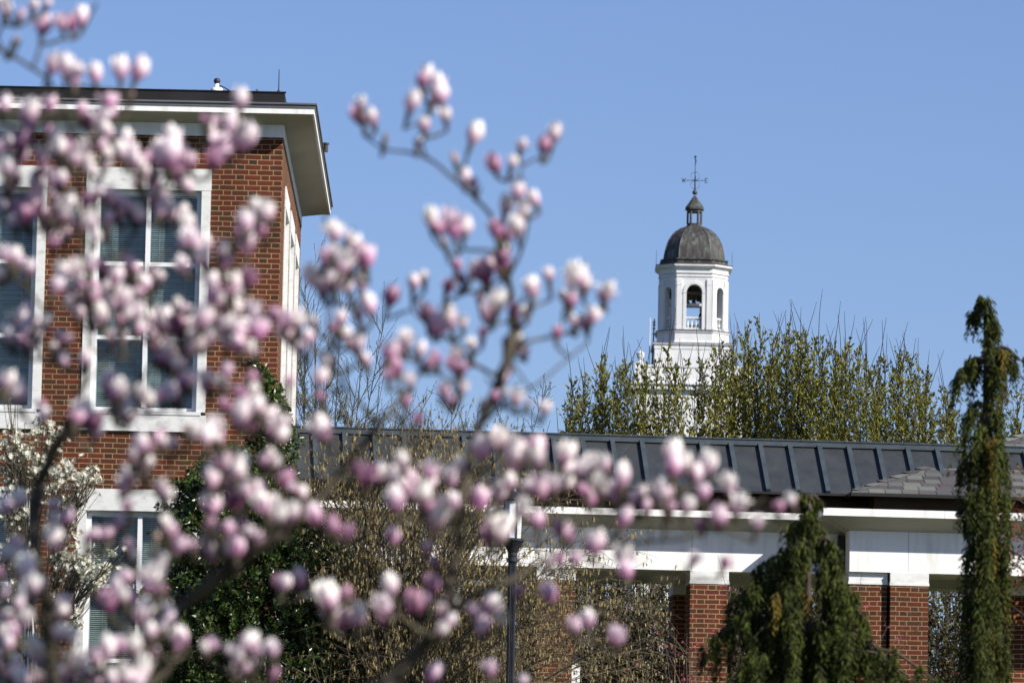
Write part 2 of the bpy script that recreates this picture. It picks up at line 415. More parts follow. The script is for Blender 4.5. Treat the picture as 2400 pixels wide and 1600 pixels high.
# ------------------------------------------------------------------ covered walkway (arcade)
AO = at(1620, 1346, 79.8); AY = R(4.7); AF = Frame((AO.x, 79.8, 0), AY)
ar = empty("covered_walkway", (AO.x, 79.8, 0), AY)
tag(ar, "long low walkway with dark ribbed metal roof and white beam on brick pillars", "walkway")
XL = AF.loc(690, 1100, .6)[0] - .3; XR = AF.loc(2400, 1100, 0)[0] + 6
W = 2.6
PW = 90 / 167.0
z_cap = AF.loc(1640, 1000 + 880 / 2.613)[1]        # beam bottom / capital top
z_br = AF.loc(1640, 1000 + 960 / 2.613)[1]         # brick top
z_ft = AF.loc(1560, 1000 + 628 / 2.613)[1]         # frieze top
z_fo = AF.loc(1600, 1000 + 548 / 2.613, -.42)[1]   # fascia bottom
z_fot = AF.loc(1600, 1000 + 510 / 2.613, -.42)[1]  # fascia top
EY, RY = -.40, W / 2 - .10
z_ev = AF.loc(1800, 1000 + 397 / 2.613, EY)[1]     # eave
RY = .62
z_rg = AF.loc(1800, 1000 + 118 / 2.613, RY)[1]
z_rt = AF.loc(1800, 1000 + 80 / 2.613, RY)[1]
BD = .46
b = MB(); b.box(XL, XR, 0, BD, z_cap, z_ft + .05)
b.box(XL, XR, W - BD, W, z_cap, z_ft + .05); b.build("beam", M['trim'], ar)
b = MB(); b.box(XL, XR, BD, W - BD, z_ft - .06, z_ft + .02)
b.build("ceiling", M['soffit_dark'], ar)
b = MB(); b.face([(XL, -.002, z_ft), (XR, -.002, z_ft), (XR, -.42, z_fo), (XL, -.42, z_fo)])
b.face([(XL, W, z_ft), (XL, W + .42, z_fo), (XR, W + .42, z_fo), (XR, W, z_ft)])
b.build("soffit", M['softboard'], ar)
b = MB(); b.box(XL, XR, -.44, -.41, z_fo - .006, z_fot); b.box(XL, XR, W + .41, W + .44, z_fo - .006, z_fot); b.build("fascia", M['trim'], ar)
b = MB(); b.box(XL, XR, -.41, W + .41, z_fot - .03, z_fot - .006); b.build("canopy_deck", M['black'], ar)
b = MB(); b.box(XL, XR, -.02, .04, z_fot - .0055, z_ev + .10); b.box(XL, XR, W - .04, W + .02, z_fot - .0055, z_ev + .1); b.build("clerestory_board", M['soffit_dark'], ar)
b = MB()
b.box(XL, XR, EY - .012, EY + .03, z_ev - .03, z_ev + .004, 1)
b.face([(XL, EY, z_ev), (XR, EY, z_ev), (XR, RY, z_rg + .02), (XL, RY, z_rg + .02)])
b.face([(XL, RY, z_rg + .02), (XR, RY, z_rg + .02), (XR, W + .4, z_ev), (XL, W + .4, z_ev)])
b.face([(XL, EY, z_ev - .028), (XL, W + .4, z_ev - .028), (XR, W + .4, z_ev - .028), (XR, EY, z_ev - .028)], 1)
b.build("roof_sheet", [M['panel'], M['black']], ar)
# ribs every 0.42 m
xr0 = AF.loc(1500 + 1123 / 2.613, 1000 + 270 / 2.613, .1)[0]
sl = Vector((0, RY - EY, z_rg + .02 - z_ev)); nrm = Vector((0, -sl.z, sl.y)).normalized()
b = MB(); k = -40
pitch_x = 70.2 / 166.0
while True:
    x = xr0 + k * pitch_x; k += 1
    if x < XL + .1: continue
    if x > XR - .1: break
    p0 = Vector((0, EY - .01, z_ev - .008)); p1 = Vector((0, RY - .02, z_rg)); h = nrm * .055; hw = .032
    vv = []
    for p in (p0, p1):
        for dx, q in ((-hw, 0), (hw, 0), (hw, 1), (-hw, 1)): vv.append((x + dx, *(p + h * q)[1:]))
    b.raw(vv, [(0, 1, 2, 3), (7, 6, 5, 4), (3, 2, 6, 7), (1, 5, 6, 2), (0, 3, 7, 4)])
b.build("roof_rib", M['slate_blue'], ar)["kind"] = "stuff"
b = MB(); b.box(XL, XR, RY - .07, RY + .09, z_rg, z_rt - .01); b.box(XL, XR, RY - .085, RY + .105, z_rt - .01, z_rt + .008)
for k in range(90):
    x = XL + .1 + k * .211; b.box(x, x + .012, RY - .09, RY - .0855, z_rt - .006, z_rt + .006)
b.build("ridge_cap", M['slate_blue'], ar)
def pillar(parent, x0, y0, ztop, zbr, pw=PW, px=None, dy=None):
    px = px or pw; dy = dy or pw
    b = MB(); b.box(x0, x0 + px, y0, y0 + dy, TERR - .3, zbr); pl = b.build("pillar", M['brick'], parent)
    b = MB(); e = .012; b.box(x0 - e, x0 + px + e, y0 - e, y0 + dy + e, zbr, zbr + .035); b.box(x0 - .004, x0 + px + .004, y0 - .004, y0 + dy + .004, zbr + .035, ztop - .003)
    b.build("capital", M['stone'], pl)
PXS = [AF.loc(x, 1400)[0] for x in (1617, 1257, 893)] + []
for x in PXS:
    pillar(ar, x, -.03, z_cap, z_br); pillar(ar, x, W - PW + .03, z_cap, z_br)

# ------------------------------------------------------------------ pavilion with slate roof
FY = -.55
pv = empty("pavilion", (AO.x, 79.8, 0), AY)
tag(pv, "small hipped pavilion roofed in purple and grey slates beside the ribbed walkway", "pavilion")
px0, zpf_t = AF.loc(1500 + 1286 / 2.613, 1000 + 634 / 2.613, FY)
zpb = AF.loc(1500 + 1400 / 2.613, 1000 + 887 / 2.613, FY)[1]
PWID = 6.4; px1 = px0 + PWID; PDEP = W + 1.1
b = MB(); b.box(px0, px1, FY, FY + BD, zpb, zpf_t + .05); b.box(px0, px0 + BD, FY + BD, -.004, zpb, zpf_t + .05)
b.box(px1 - BD, px1, FY + BD, FY + PDEP, zpb, zpf_t + .05); b.build("beam", M['trim'], pv)
b = MB(); b.box(px0 + BD, px1 - BD, FY + BD, -.004, zpf_t - .06, zpf_t + .02); b.build("ceiling", M['soffit_dark'], pv)
_, zp0 = AF.loc(1500 + 1500 / 2.613, 1000 + 548 / 2.613, FY - .42); _, zp1 = AF.loc(1500 + 1500 / 2.613, 1000 + 505 / 2.613, FY - .42)
b = MB(); e = .42
b.face([(px0, FY - .002, zpf_t), (px1, FY - .002, zpf_t), (px1 + e, FY - e, zp0), (px0 - e, FY - e, zp0)])
b.face([(px0 - .002, 0, zpf_t), (px0 - .002, FY, zpf_t), (px0 - e, FY - e, zp0), (px0 - e, -.44, zp0)])
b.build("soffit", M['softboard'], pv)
b = MB(); b.box(px0 - e - .02, px1 + e + .02, FY - e - .02, FY - e + .01, zp0 - .006, zp1); b.box(px0 - e - .02, px0 - e + .01, FY - e + .01, -.445, zp0 - .006, zp1)
b.build("fascia", M['trim'], pv)
b = MB(); b.box(px0 - e + .01, px1 + e, FY - e + .01, -.415, zp1 - .03, zp1 - .006); b.build("canopy_deck", M['black'], pv)
ex0, ez = AF.loc(1500 + 1300 / 2.613, 1000 + 400 / 2.613, FY - .40)
b = MB(); b.box(ex0 + .36, px1, FY - .04, FY + .02, zp1 - .005, ez + .1); b.box(ex0 + .36, ex0 + .42, FY + .02, -.03, zp1 - .005, ez + .1); b.build("clerestory_board", M['soffit_dark'], pv)
b = MB(); b.box(ex0 - .02, px1 + .5, FY - .43, FY - .39, ez - .05, ez - .004); b.box(ex0 - .02, ex0 + .03, FY - .39, FY + PDEP, ez - .05, ez - .004); b.face([(ex0, FY - .4, ez - .03), (ex0, FY + PDEP, ez - .03), (px1 + .5, FY + PDEP, ez - .03), (px1 + .5, FY - .4, ez - .03)]); b.build("eave_edge", M['black'], pv)
# slates: one roof mesh of overlapping tiles
rise = math.tan(R(22)); half = 3.35
cx = ex0 + half; cyr = FY - .40 + half
sm = Mat("purple_grey_slate"); gi = sm.node("ShaderNodeNewGeometry")
sc = sm.ramp(gi.outputs["Random Per Island"], [(0, (.050, .045, .046)), (.22, (.092, .080, .082)), (.42, (.072, .075, .074)), (.6, (.125, .134, .120)), (.78, (.165, .176, .152)), (1, (.085, .078, .074))])
sm.base(sm.mix(sm.math('MULTIPLY', sm.noise(14, 5), .3), sc, (.06, .058, .058)), .55, .4); M['slate'] = sm.m
b = MB(); rnd = random.Random(11); tw, th = .235, .175
b.face([(ex0, FY - .4, ez - .002), (ex0 + 2 * half, FY - .4, ez - .002), (cx, cyr, ez + half * rise - .02)])
b.face([(ex0, FY - .4 + 2 * half, ez - .002), (ex0, FY - .4, ez - .002), (cx, cyr, ez + half * rise - .02)])
def slates(fn):
    s = math.hypot(1, rise); n = int(half * s / th)
    for j in range(n):
        d0 = j * th / s; d1 = min(half, d0 + th * 1.25 / s); off = (j % 2) * tw / 2 + rnd.uniform(-.02, .02)
        a = d0
        while a < 2 * half - d0 - .01:
            w = tw * rnd.uniform(.9, 1.1); c = min(a + w - .010, 2 * half - d0)
            a1, c1 = max(a, d1), min(c, 2 * half - d1)
            if off and a == d0: c = a + off if off > .03 else c; c1 = min(c, 2 * half - d1)
            if a1 > c1: a1 = c1 = (max(a, d0) + min(c, 2 * half - d0)) / 2
            z = rnd.uniform(.010, .017)
            P = [fn(a, d0, z + .008), fn(c, d0, z + .008), fn(c1, d1, .004), fn(a1, d1, .004), fn(c, d0, .0), fn(a, d0, .0)]
            b.raw(P, [(0, 1, 2, 3), (5, 4, 1, 0)])
            a = c + .010
slates(lambda a, d, z: (ex0 + a, FY - .4 + d, ez + d * rise + z))
slates(lambda a, d, z: (ex0 + d, FY - .4 + 2 * half - a, ez + d * rise + z))
for i in range(16):
    d0, d1 = half * i / 16, half * (i + 1.15) / 16
    for s in (0, 1):
        P = [(ex0 + d0 - .01, FY - .4 + d0 - .01, ez + d0 * rise + .045), (ex0 + d1, FY - .4 + d1, ez + d1 * rise + .022)]
        q = .12
        if s == 0: b.face([P[0], (ex0 + d0 + q, FY - .4 + d0 - .005, ez + d0 * rise + .026), (ex0 + d1 + q, FY - .4 + d1, ez + d1 * rise + .020), P[1]])
        else: b.face([P[1], (ex0 + d1, FY - .4 + d1 + q, ez + d1 * rise + .020), (ex0 + d0 - .005, FY - .4 + d0 + q, ez + d0 * rise + .026), P[0]])
b.build("slate_roof", M['slate'], pv)
xp = AF.loc(1500 + 1532 / 2.613, 1450, FY - .02)[0]
zq = AF.loc(1500 + 1650 / 2.613, 1000 + 972 / 2.613, FY - .02)[1]
pillar(pv, xp, FY - .02, zpb, zq, px=235 / 2.613 / 167.8)
pillar(pv, xp - PW - .035, FY + .07, zpb, zq + .012)
pillar(pv, AF.loc(2390, 1450, FY)[0] + .05, FY + 1.2, zpb, zq)
b = MB(); xd = AF.loc(1500 + 1215 / 2.613, 1270, -.1)[0]; b.box(xd, xd + .085, -.12, -.004, z_cap - .01, z_ft - .02); b.build("downspout", M['black'], ar)

# ------------------------------------------------------------------ white post and brick wall piece under the walkway
p = at(1350, 1545, 76)
po = empty("gate_post", (p.x, 76, TERR)); tag(po, "short square white post with a dark cap in front of the brick pillars", "post")
b = MB(); b.box(-.055, .055, -.055, .055, -.2, p.z - TERR - .03); b.build("shaft", M['trim'], po)
b = MB(); b.box(-.075, .075, -.075, .075, p.z - TERR - .03, p.z - TERR - .005); b.box(-.06, .06, -.06, .06, p.z - TERR - .005, p.z - TERR + .03); b.build("cap", M['iron'], po)
p0 = at(960, 1452, 90); p1 = at(1075, 1452, 90)
gw = empty("garden_wall", (p0.x, 90, TERR)); tag(gw, "low red brick wall glimpsed behind the bare catkin shrub stems", "wall")
b = MB(); b.box(0, p1.x - p0.x, 0, .35, -.2, p0.z - TERR); b.build("brickwork", M['brick'], gw)
b = MB(); b.box(-.04, p1.x - p0.x + .04, -.04, .39, p0.z - TERR, p0.z - TERR + .08); b.build("coping", M['stone'], gw)

# ------------------------------------------------------------------ white bell tower
TY = 300.0; TP = at(1626, 785, TY); S = TP.y / FPX / math.cos(PITCH) * 1.0
S = (at(1726, 700, TY) - at(1626, 700, TY)).length / 100
tw_ = empty("bell_tower", (TP.x, TY + 2.0, TERR)); tag(tw_, "white octagonal bell tower with weathered copper dome and compass weathervane", "tower")
def tz(py, d=None):      # height of a picture row at the depth of the face it was read from
    if d is None: d = 2.0 if py < 600.5 else (.2 if py < 812 else (0.0 if py < 850 else -1.0))
    return at(1626, py, TY + d).z - TERR
def cy(c): return 340 + c / 3.136
def th(c): return c / 3.136 * S          # crop pixels to metres
def cham(a, hw): return [(-hw, -a), (hw, -a), (a, -hw), (a, hw), (hw, a), (-hw, a), (-a, hw), (-a, -hw)]
def octa(a, hwr=.528): return cham(a, a * hwr)
aw = th(246); hwf = th(131)
# main body and lower stages
b = MB(); a = th(3.136 / 3.357 * 455)
b.box(-a, a, -a, a, -1, tz(906)); 
b.box(-a - .10, a + .10, -a - .10, a + .10, tz(911), tz(903)); b.build("tower_body", M['towerwhite'], tw_)
b = MB(); b.box(-a - .35, a + .35, -a - .35, a + .35, tz(903), tz(900)); b.box(-a - .25, a + .25, -a - .25, a + .25, tz(914), tz(903)); b.build("lower_cornice", M['towerwhite'], tw_)
b = MB()
b.box(-a, a, -a, -a + .3, tz(900), tz(862)); b.box(-a, a, a - .3, a, tz(900), tz(862)); b.box(-a, -a + .3, -a + .3, a - .3, tz(900), tz(862)); b.box(a - .3, a, -a + .3, a - .3, tz(900), tz(862))
b.box(-a - .04, a + .04, -a - .04, -a + .34, tz(862), tz(857))
for sx in (-1, 1):
    for sy in (-1, 1): b.box(sx * a - (.5 if sx > 0 else .06), sx * a + (.06 if sx > 0 else .5), sy * a - (.5 if sy > 0 else .06), sy * a + (.06 if sy > 0 else .5), tz(901), tz(856)); 
b.build("parapet", M['towerwhite'], tw_)
for sx in (-1, 1):
    for sy in (-1, 1):
        b = MB(); hU = th(36 * 3.136); c = (sx * (a - .24), sy * (a - .24), tz(854))
        b.box(c[0] - .22, c[0] + .22, c[1] - .22, c[1] + .22, c[2] - .1, c[2] + .08)
        b.lathe([(.16, .08), (.10, .14), (.09, .22), (.16, .28), (.20, .40), (.20, .50), (.215, .53), (.215, .57), (.15, .61), (.07, .66), (.05, .70), (.07, .74), (.05, .78), (0, .82)], 14, c)
        b.build("urn", M['towerwhite'], tw_, False)
a2 = th(285); b = MB(); b.box(-a2, a2, -a2, a2, tz(899), tz(cy(1495)))
for k in range(7):
    z0 = tz(899) + k * .48
    if z0 < tz(cy(1495)) - .3: b.box(-a2 - .008, a2 + .008, -a2 - .008, a2 + .008, z0, z0 + .025)
b.build("square_stage", M['towerwhite'], tw_)
a3 = th(300); b = MB(); b.box(-a3 + .08, a3 - .08, -a3 + .08, a3 - .08, tz(cy(1500)), tz(cy(1470))); b.box(-a3, a3, -a3, a3, tz(cy(1470)), tz(cy(1462))); b.build("square_cornice", M['towerwhite'], tw_)
b = MB(); b.box(-a3 - .02, a3 + .02, -a3 - .02, a3 + .02, tz(cy(1462)), tz(cy(1456))); b.build("flashing", M['gutter'], tw_)
b = MB(); b.prism(octa(th(274)), tz(cy(1456)), tz(cy(1440)), poly1=octa(th(268))); b.prism(octa(th(262)), tz(cy(1440)), tz(cy(1376))); b.prism(octa(th(270)), tz(cy(1376)), tz(cy(1364))); b.build("octagon_base", M['towerwhite'], tw_)
b = MB(); b.prism(octa(th(276)), tz(cy(1364)), tz(cy(1357))); b.build("base_flashing", M['gutter'], tw_)
# belfry: eight walls with arched openings
zb0, zb1 = tz(cy(1357)), tz(cy(985))
oct_ = octa(aw); b = MB(); WT = .34
nrm_ = []
def wallface(b, p, q, ow, zo, zs, arch_n=10):
    p = Vector((*p, 0)); q = Vector((*q, 0)); L = (q - p).length; e = (q - p) / L; n = Vector((e.y, -e.x, 0))
    def T(u, d, z): v = p + e * u - n * d; return (v.x, v.y, z)
    c = L / 2; r = ow
    arch = [(c + r * math.cos(math.pi * k / arch_n), zs + r * math.sin(math.pi * k / arch_n)) for k in range(arch_n + 1)]
    for d, flip in ((0, 0), (WT, 1)):
        def F(pts): b.face([T(u, d, z) for u, z in (pts if not flip else pts[::-1])])
        F([(0, zb0), (c - r, zb0), (c - r, zs), (0, zs)]); F([(c + r, zb0), (L, zb0), (L, zs), (c + r, zs)])
        F([(c + r, zs), (L, zs), (L, zb1)] + [(c, zb1)] + [(u, z) for u, z in arch[:arch_n // 2 + 1]][::-1][:-1] if 0 else [(L, zs), (L, zb1), (c, zb1)] + arch[:arch_n // 2 + 1][::-1])
        F([(c, zb1), (0, zb1), (0, zs)] + arch[arch_n // 2:][::-1])
        F([(c - r, zb0), (c + r, zb0), (c + r, zo), (c - r, zo)])
    edge = [(c + r, zo)] + arch + [(c - r, zo)]
    for i in range(len(edge) - 1):
        (u0_, z0), (u1, z1) = edge[i], edge[i + 1]; b.face([T(u0_, 0, z0), T(u0_, WT, z0), T(u1, WT, z1), T(u1, 0, z1)])
    # pilasters and arch moulding, proud of the wall
    def bx(u0_, u1, d0, d1, z0, z1):
        b.raw([T(u0_, d0, z0), T(u1, d0, z0), T(u1, d1, z0), T(u0_, d1, z0), T(u0_, d0, z1), T(u1, d0, z1), T(u1, d1, z1), T(u0_, d1, z1)], [(0,3,2,1),(4,5,6,7),(0,1,5,4),(1,2,6,5),(2,3,7,6),(3,0,4,7)])
    pw = th(38)
    for u0_, u1 in ((.0, pw), (L - pw, L)):
        bx(u0_, u1, -.07, -.001, zb0 + .16, zb1); bx(u0_ - .01, u1 + .01, -.10, -.001, zb0, zb0 + .16); bx(u0_ - .0, u1 + .0, -.085, -.0705, zb1 - .30, zb1 - .26)
    for i in range(arch_n):
        t0, t1 = math.pi * i / arch_n, math.pi * (i + 1) / arch_n; ra, rb = r + .02, r + th(24)
        pts = [(c + ra * math.cos(t0), zs + ra * math.sin(t0)), (c + rb * math.cos(t0), zs + rb * math.sin(t0)), (c + rb * math.cos(t1), zs + rb * math.sin(t1)), (c + ra * math.cos(t1), zs + ra * math.sin(t1))]
        v = [T(u, -.05, z) for u, z in pts] + [T(u, -.001, z) for u, z in pts]
        b.raw(v, [(0, 1, 2, 3), (1, 5, 6, 2), (0, 3, 7, 4)])
    bx(c - r - th(24), c - r - .012, -.04, -.001, zb0 + .02, zs - .04); bx(c + r + .012, c + r + th(24), -.04, -.001, zb0 + .02, zs - .04)
    bx(c - r - th(28), c - r - .01, -.06, -.001, zs - .04, zs + .01); bx(c + r + .01, c + r + th(28), -.06, -.001, zs - .04, zs + .01)
    return T, c, r
tr = []
zo = tz(cy(1350)); 
for i in range(8):
    p, q = oct_[i], oct_[(i + 1) % 8]; diag = i % 2 == 1
    ow = th(57) if not diag else th(33)
    zs = tz(cy(1080)) if not diag else tz(cy(1040)) - th(33)
    tr.append(wallface(b, p, q, ow, zo, zs))
b.build("belfry", M['towerwhite'], tw_)
zr0, zr1 = tz(cy(1340)), tz(cy(1272))
for T, c, r in tr:
    b = MB()
    for u0_, u1, d0, d1, z0, z1 in ((c - r, c + r, .08, .24, zr1, tz(cy(1260))), (c - r, c + r, .08, .24, zo, zr0)):
        b.raw([T(u0_, d0, z0), T(u1, d0, z0), T(u1, d1, z0), T(u0_, d1, z0), T(u0_, d0, z1), T(u1, d0, z1), T(u1, d1, z1), T(u0_, d1, z1)], [(0,3,2,1),(4,5,6,7),(0,1,5,4),(1,2,6,5),(2,3,7,6),(3,0,4,7)])
    n = 4 if r > .3 else 3
    for k in range(n):
        u = c - r + (k + .5) * 2 * r / n; P = T(u, .16, zr0); h = zr1 - zr0
        b.lathe([(.045, 0), (.03, .05 * h), (.062, .28 * h), (.03, .62 * h), (.026, .85 * h), (.05, .95 * h), (.05, h)], 8, P)
    b.build("balustrade", M['towerwhite'], tw_)
# frieze, cornice, dome, lantern
b = MB(); b.prism(octa(th(247)), zb1, tz(cy(940))); b.prism(octa(th(253)), tz(cy(966)), tz(cy(958))); b.prism(octa(th(256)), tz(cy(940)), tz(cy(930))); b.prism(octa(th(252)), tz(cy(930)), tz(cy(908))); b.prism(octa(th(256)), tz(cy(908)), tz(cy(890)), poly1=octa(th(277))); b.prism(octa(th(281)), tz(cy(890)), tz(cy(876)))
b.build("cornice", M['towerwhite'], tw_)
b = MB(); b.prism(octa(th(284)), tz(cy(876)), tz(cy(870))); b.build("cornice_flashing", M['bronze'], tw_)
b = MB(); b.prism(octa(th(240)), tz(cy(870)), tz(cy(838))); b.prism(octa(th(250)), tz(cy(838)), tz(cy(830))); b.prism(octa(th(232)), tz(cy(830)), tz(cy(822)))
n = 12; zd0, zd1 = tz(cy(824)), tz(cy(604)); Hd = zd1 - zd0
rings = []
for k in range(n + 1):
    t = k / n; ang = t * math.pi / 2 * .90; rr = th(222) * (math.cos(ang) ** .86); z = zd0 + Hd * math.sin(ang) / math.sin(math.pi / 2 * .90)
    rings.append([(x, y, z) for x, y in octa(max(rr, th(60)))])
v = [p for r_ in rings for p in r_]
b.raw(v, [(i * 8 + k, i * 8 + (k + 1) % 8, (i + 1) * 8 + (k + 1) % 8, (i + 1) * 8 + k) for i in range(n) for k in range(8)] + [tuple(range(n * 8, n * 8 + 8))])
for k in range(8):        # standing seams along the eight edges
    b.tube([r_[k] for r_ in rings], .022, 4)
for i in (0, 4):          # seams within the broad faces
    for s in (.25, .5, .75):
        b.tube([Vector(r_[i]).lerp(Vector(r_[(i + 1) % 8]), s) for r_ in rings], .010, 4)
b.build("dome", M['copper'], tw_)
b = MB(); b.prism(octa(th(62)), tz(cy(606)), tz(cy(596)), poly1=octa(th(56))); b.prism(octa(th(54)), tz(cy(596)), tz(cy(580)))
for k in range(8):
    x, y = octa(th(50))[k]; b.lathe([(.055, 0), (.05, tz(cy(484)) - tz(cy(580)))], 8, (x, y, tz(cy(580))))
b.prism(octa(th(56)), tz(cy(496)), tz(cy(478))); b.prism(octa(th(68)), tz(cy(478)), tz(cy(464)), poly1=octa(th(69))); b.prism(octa(th(69)), tz(cy(464)), tz(cy(372)), poly1=octa(th(6)))
b.lathe([(.0, 0), (.09, .02), (.13, .08), (.138, .135), (.12, .2), (.07, .25), (.0, .27)], 14, (0, 0, tz(cy(367))))
b.build("lantern", M['copper'], tw_)
# weathervane with compass letters
b = MB(); zv = tz(cy(260))
b.tube([(0, 0, tz(cy(335))), (0, 0, tz(cy(205)))], [.045, .022], 8); b.tube([(0, 0, tz(cy(205))), (0, 0, tz(cy(82)))], [.020, .012], 6)
b.lathe([(0, -.05), (.05, -.03), (.06, 0), (.05, .03), (0, .05)], 10, (0, 0, zv))
arm = th(66)
for d in ((1, 0), (-1, 0), (0, 1), (0, -1)):
    b.tube([(d[0] * .03, d[1] * .03, zv), (d[0] * arm, d[1] * arm, zv)], .016, 6)
    b.lathe([(0, -.03), (.035, 0), (0, .03)], 8, (d[0] * th(56), d[1] * th(56), zv))
    for s in (-1, 1):      # scrolls
        pts = [(d[0] * (.02 + th(30) * math.sin(t)), d[1] * (.02 + th(30) * math.sin(t)), zv + s * th(42) * (1 - math.cos(t)) / 1.4 + s * .02) for t in [math.pi * k / 10 for k in range(11)]]
        b.tube(pts, .009, 4)
b.lathe([(.03, 0), (.05, .02), (.03, .04)], 8, (0, 0, tz(cy(208)))); 
b.tube([(0.02, 0, tz(cy(140))), (.028, 0, tz(cy(115))), (-.01, 0, tz(cy(98))), (0, 0, tz(cy(88)))], [.02, .035, .035, .05], 6)
b.lathe([(0, -.06), (.05, -.04), (.07, 0), (.05, .04), (0, .06)], 10, (0, 0, tz(cy(86))))
b.tube([(-.02, .0, tz(cy(150))), (.03, 0, tz(cy(128)))], .025, 5)
wv = b.build("weathervane", M['iron'], tw_)
def letter(strokes, cx_, cy_, h, plane):
    b = MB()
    for pl in strokes:
        for i in range(len(pl) - 1):
            P = []
            for u, w in (pl[i], pl[i + 1]):
                P.append(Vector((cx_ + (u - .5) * h * .8, cy_, zv + (w - .5) * h)) if plane == 'x' else Vector((cx_, cy_ + (u - .5) * h * .8, zv + (w - .5) * h)))
            b.tube([P[0], P[1]], .021, 5)
    return b
hL = th(31)
letter([[(-.05, 1), (.25, 0), (.5, .85), (.75, 0), (1.05, 1)]], -th(84), 0, hL, 'x').build("compass_letter", M['iron'], wv)
letter([[(.1, 0), (.1, 1)], [(.1, 1), (.9, 1)], [(.1, .52), (.7, .52)], [(.1, 0), (.9, 0)]], th(84), 0, hL, 'x').build("compass_letter", M['iron'], wv)
letter([[(0, 0), (0, 1), (1, 0), (1, 1)]], 0, th(84), hL, 'y').build("compass_letter", M['iron'], wv)
letter([[(1, .85), (.7, 1), (.3, 1), (0, .78), (.2, .56), (.8, .45), (1, .22), (.7, 0), (.3, 0), (0, .15)]], 0, -th(84), hL, 'y').build("compass_letter", M['iron'], wv)
# bells and their beam
b = MB(); zbm = tz(cy(1155)); ri = aw - WT - .02
b.box(-ri, ri, -.10, .10, zbm - th(9), zbm + th(9)); b.box(-ri, ri, -.85, -.70, zbm - th(9), zbm + th(9)); b.build("bell_beam", M['towerwhite'], tw_)
b = MB(); ztop = tz(cy(1086)); b.prism(octa(aw - WT - .01), ztop, ztop + .1); b.build("belfry_ceiling", M['soffit_dark'], tw_)
def bell(x, y, z, s):
    b = MB(); b.lathe([(0, 0), (.10 * s, -.01 * s), (.17 * s, -.06 * s), (.20 * s, -.2 * s), (.25 * s, -.36 * s), (.36 * s, -.48 * s), (.37 * s, -.50 * s), (.33 * s, -.50 * s), (0, -.45 * s)], 16, (x, y, z)); b.tube([(x, y, z - .01), (x, y, z + .16 * s)], .03, 6)
    b.build("bell", M['bronze'], tw_, True)
bell(-.42, -.75, tz(cy(1095)), .75); bell(.05, .4, tz(cy(1100)), .55); bell(.30, -.6, tz(cy(1100)), .42); bell(.46, .2, tz(cy(1200)), .7); bell(-.9, .3, tz(cy(1180)), .7)
# antennas and little rods
for x, y, t0, t1, r_, mt in ((-th(322), -1.2, 1490, 1262, .035, 'white'), (-th(304), -1.0, 1490, 1270, .05, 'iron'), (th(322), -1.2, 1500, 1288, .04, 'gutter'), (th(310), 1.2, 1500, 1330, .03, 'gutter')):
    b = MB(); z0 = tz(899) ; b.tube([(x, y, z0), (x + (.02 if mt != 'iron' else .12), y, tz(cy(t1)))], [r_, r_ * .7], 6)
    if mt == 'iron':
        for q in (1290, 1310, 1335, 1375): b.box(x + .03, x + .19, y - .04, y + .04, tz(cy(q + 9)), tz(cy(q)))
    b.build("antenna", M['towerwhite' if mt == 'white' else mt], tw_)
for x in (-th(280), th(280)):
    b = MB(); b.tube([(x, -aw * .45, tz(cy(872))), (x, -aw * .45, tz(cy(792)))], [.014, .007], 5); b.build("lightning_rod", M['iron'], tw_)

# ------------------------------------------------------------------ street lamp
LY = 66.0; p = at(1201.5, 1290, LY); LS = LY / FPX / math.cos(PITCH)
lp = empty("street_lamp", (p.x, LY, TERR)); tag(lp, "black fluted street lamp with frosted lantern standing before the catkin shrub", "street lamp")
def lz(py): return at(1201, py, LY).z - TERR
b = MB(); n = 16; zt = lz(1318); rp = .047
v = []; f = []
for z, s in ((-.2, 1.12), (zt, 1.0)):
    for k in range(2 * n): a_ = math.pi * k / n; rr = rp * s * (1.0 if k % 2 == 0 else .80); v.append((rr * math.cos(a_), rr * math.sin(a_), z))
f = [(k, (k + 1) % (2 * n), 2 * n + (k + 1) % (2 * n), 2 * n + k) for k in range(2 * n)]
b.raw(v, f); b.lathe([(.10, -.2), (.10, .25), (.07, .4), (.05, .45)], 16)
b.lathe([(.05, 0), (.062, .015), (.062, .05), (.05, .065), (.056, .08), (.056, .11), (.048, .13)], 16, (0, 0, zt))
b.build("post", M['lamp_iron'], lp)
b = MB(); b.lathe([(.045, lz(1305)), (.05, lz(1298)), (.075, lz(1285)), (.115, lz(1272)), (.135, lz(1267)), (.135, lz(1262)), (0, lz(1262))], 16); b.build("lantern_base", M['lamp_iron'], lp)
b = MB(); z0, z1 = lz(1261), lz(1175); b.prism([(math.cos(a_) * .10, math.sin(a_) * .10) for a_ in [R(22.5 + 45 * k) for k in range(8)]], z0, z1, poly1=[(math.cos(a_) * .115, math.sin(a_) * .115) for a_ in [R(22.5 + 45 * k) for k in range(8)]])
b.build("lantern_glass", M['frost'], lp)
b = MB()
for k in range(4):
    a_ = R(22.5 + 90 * k); b.tube([(math.cos(a_) * .104, math.sin(a_) * .104, z0), (math.cos(a_) * .119, math.sin(a_) * .119, z1)], .009, 5)
b.build("lantern_bars", M['lamp_iron'], lp)
b = MB(); b.lathe([(.14, z1), (.145, z1 + .015), (.10, z1 + .07), (.04, z1 + .12), (.03, z1 + .15), (.035, z1 + .17), (0, z1 + .2)], 16); b.build("lantern_roof", M['lamp_iron'], lp)
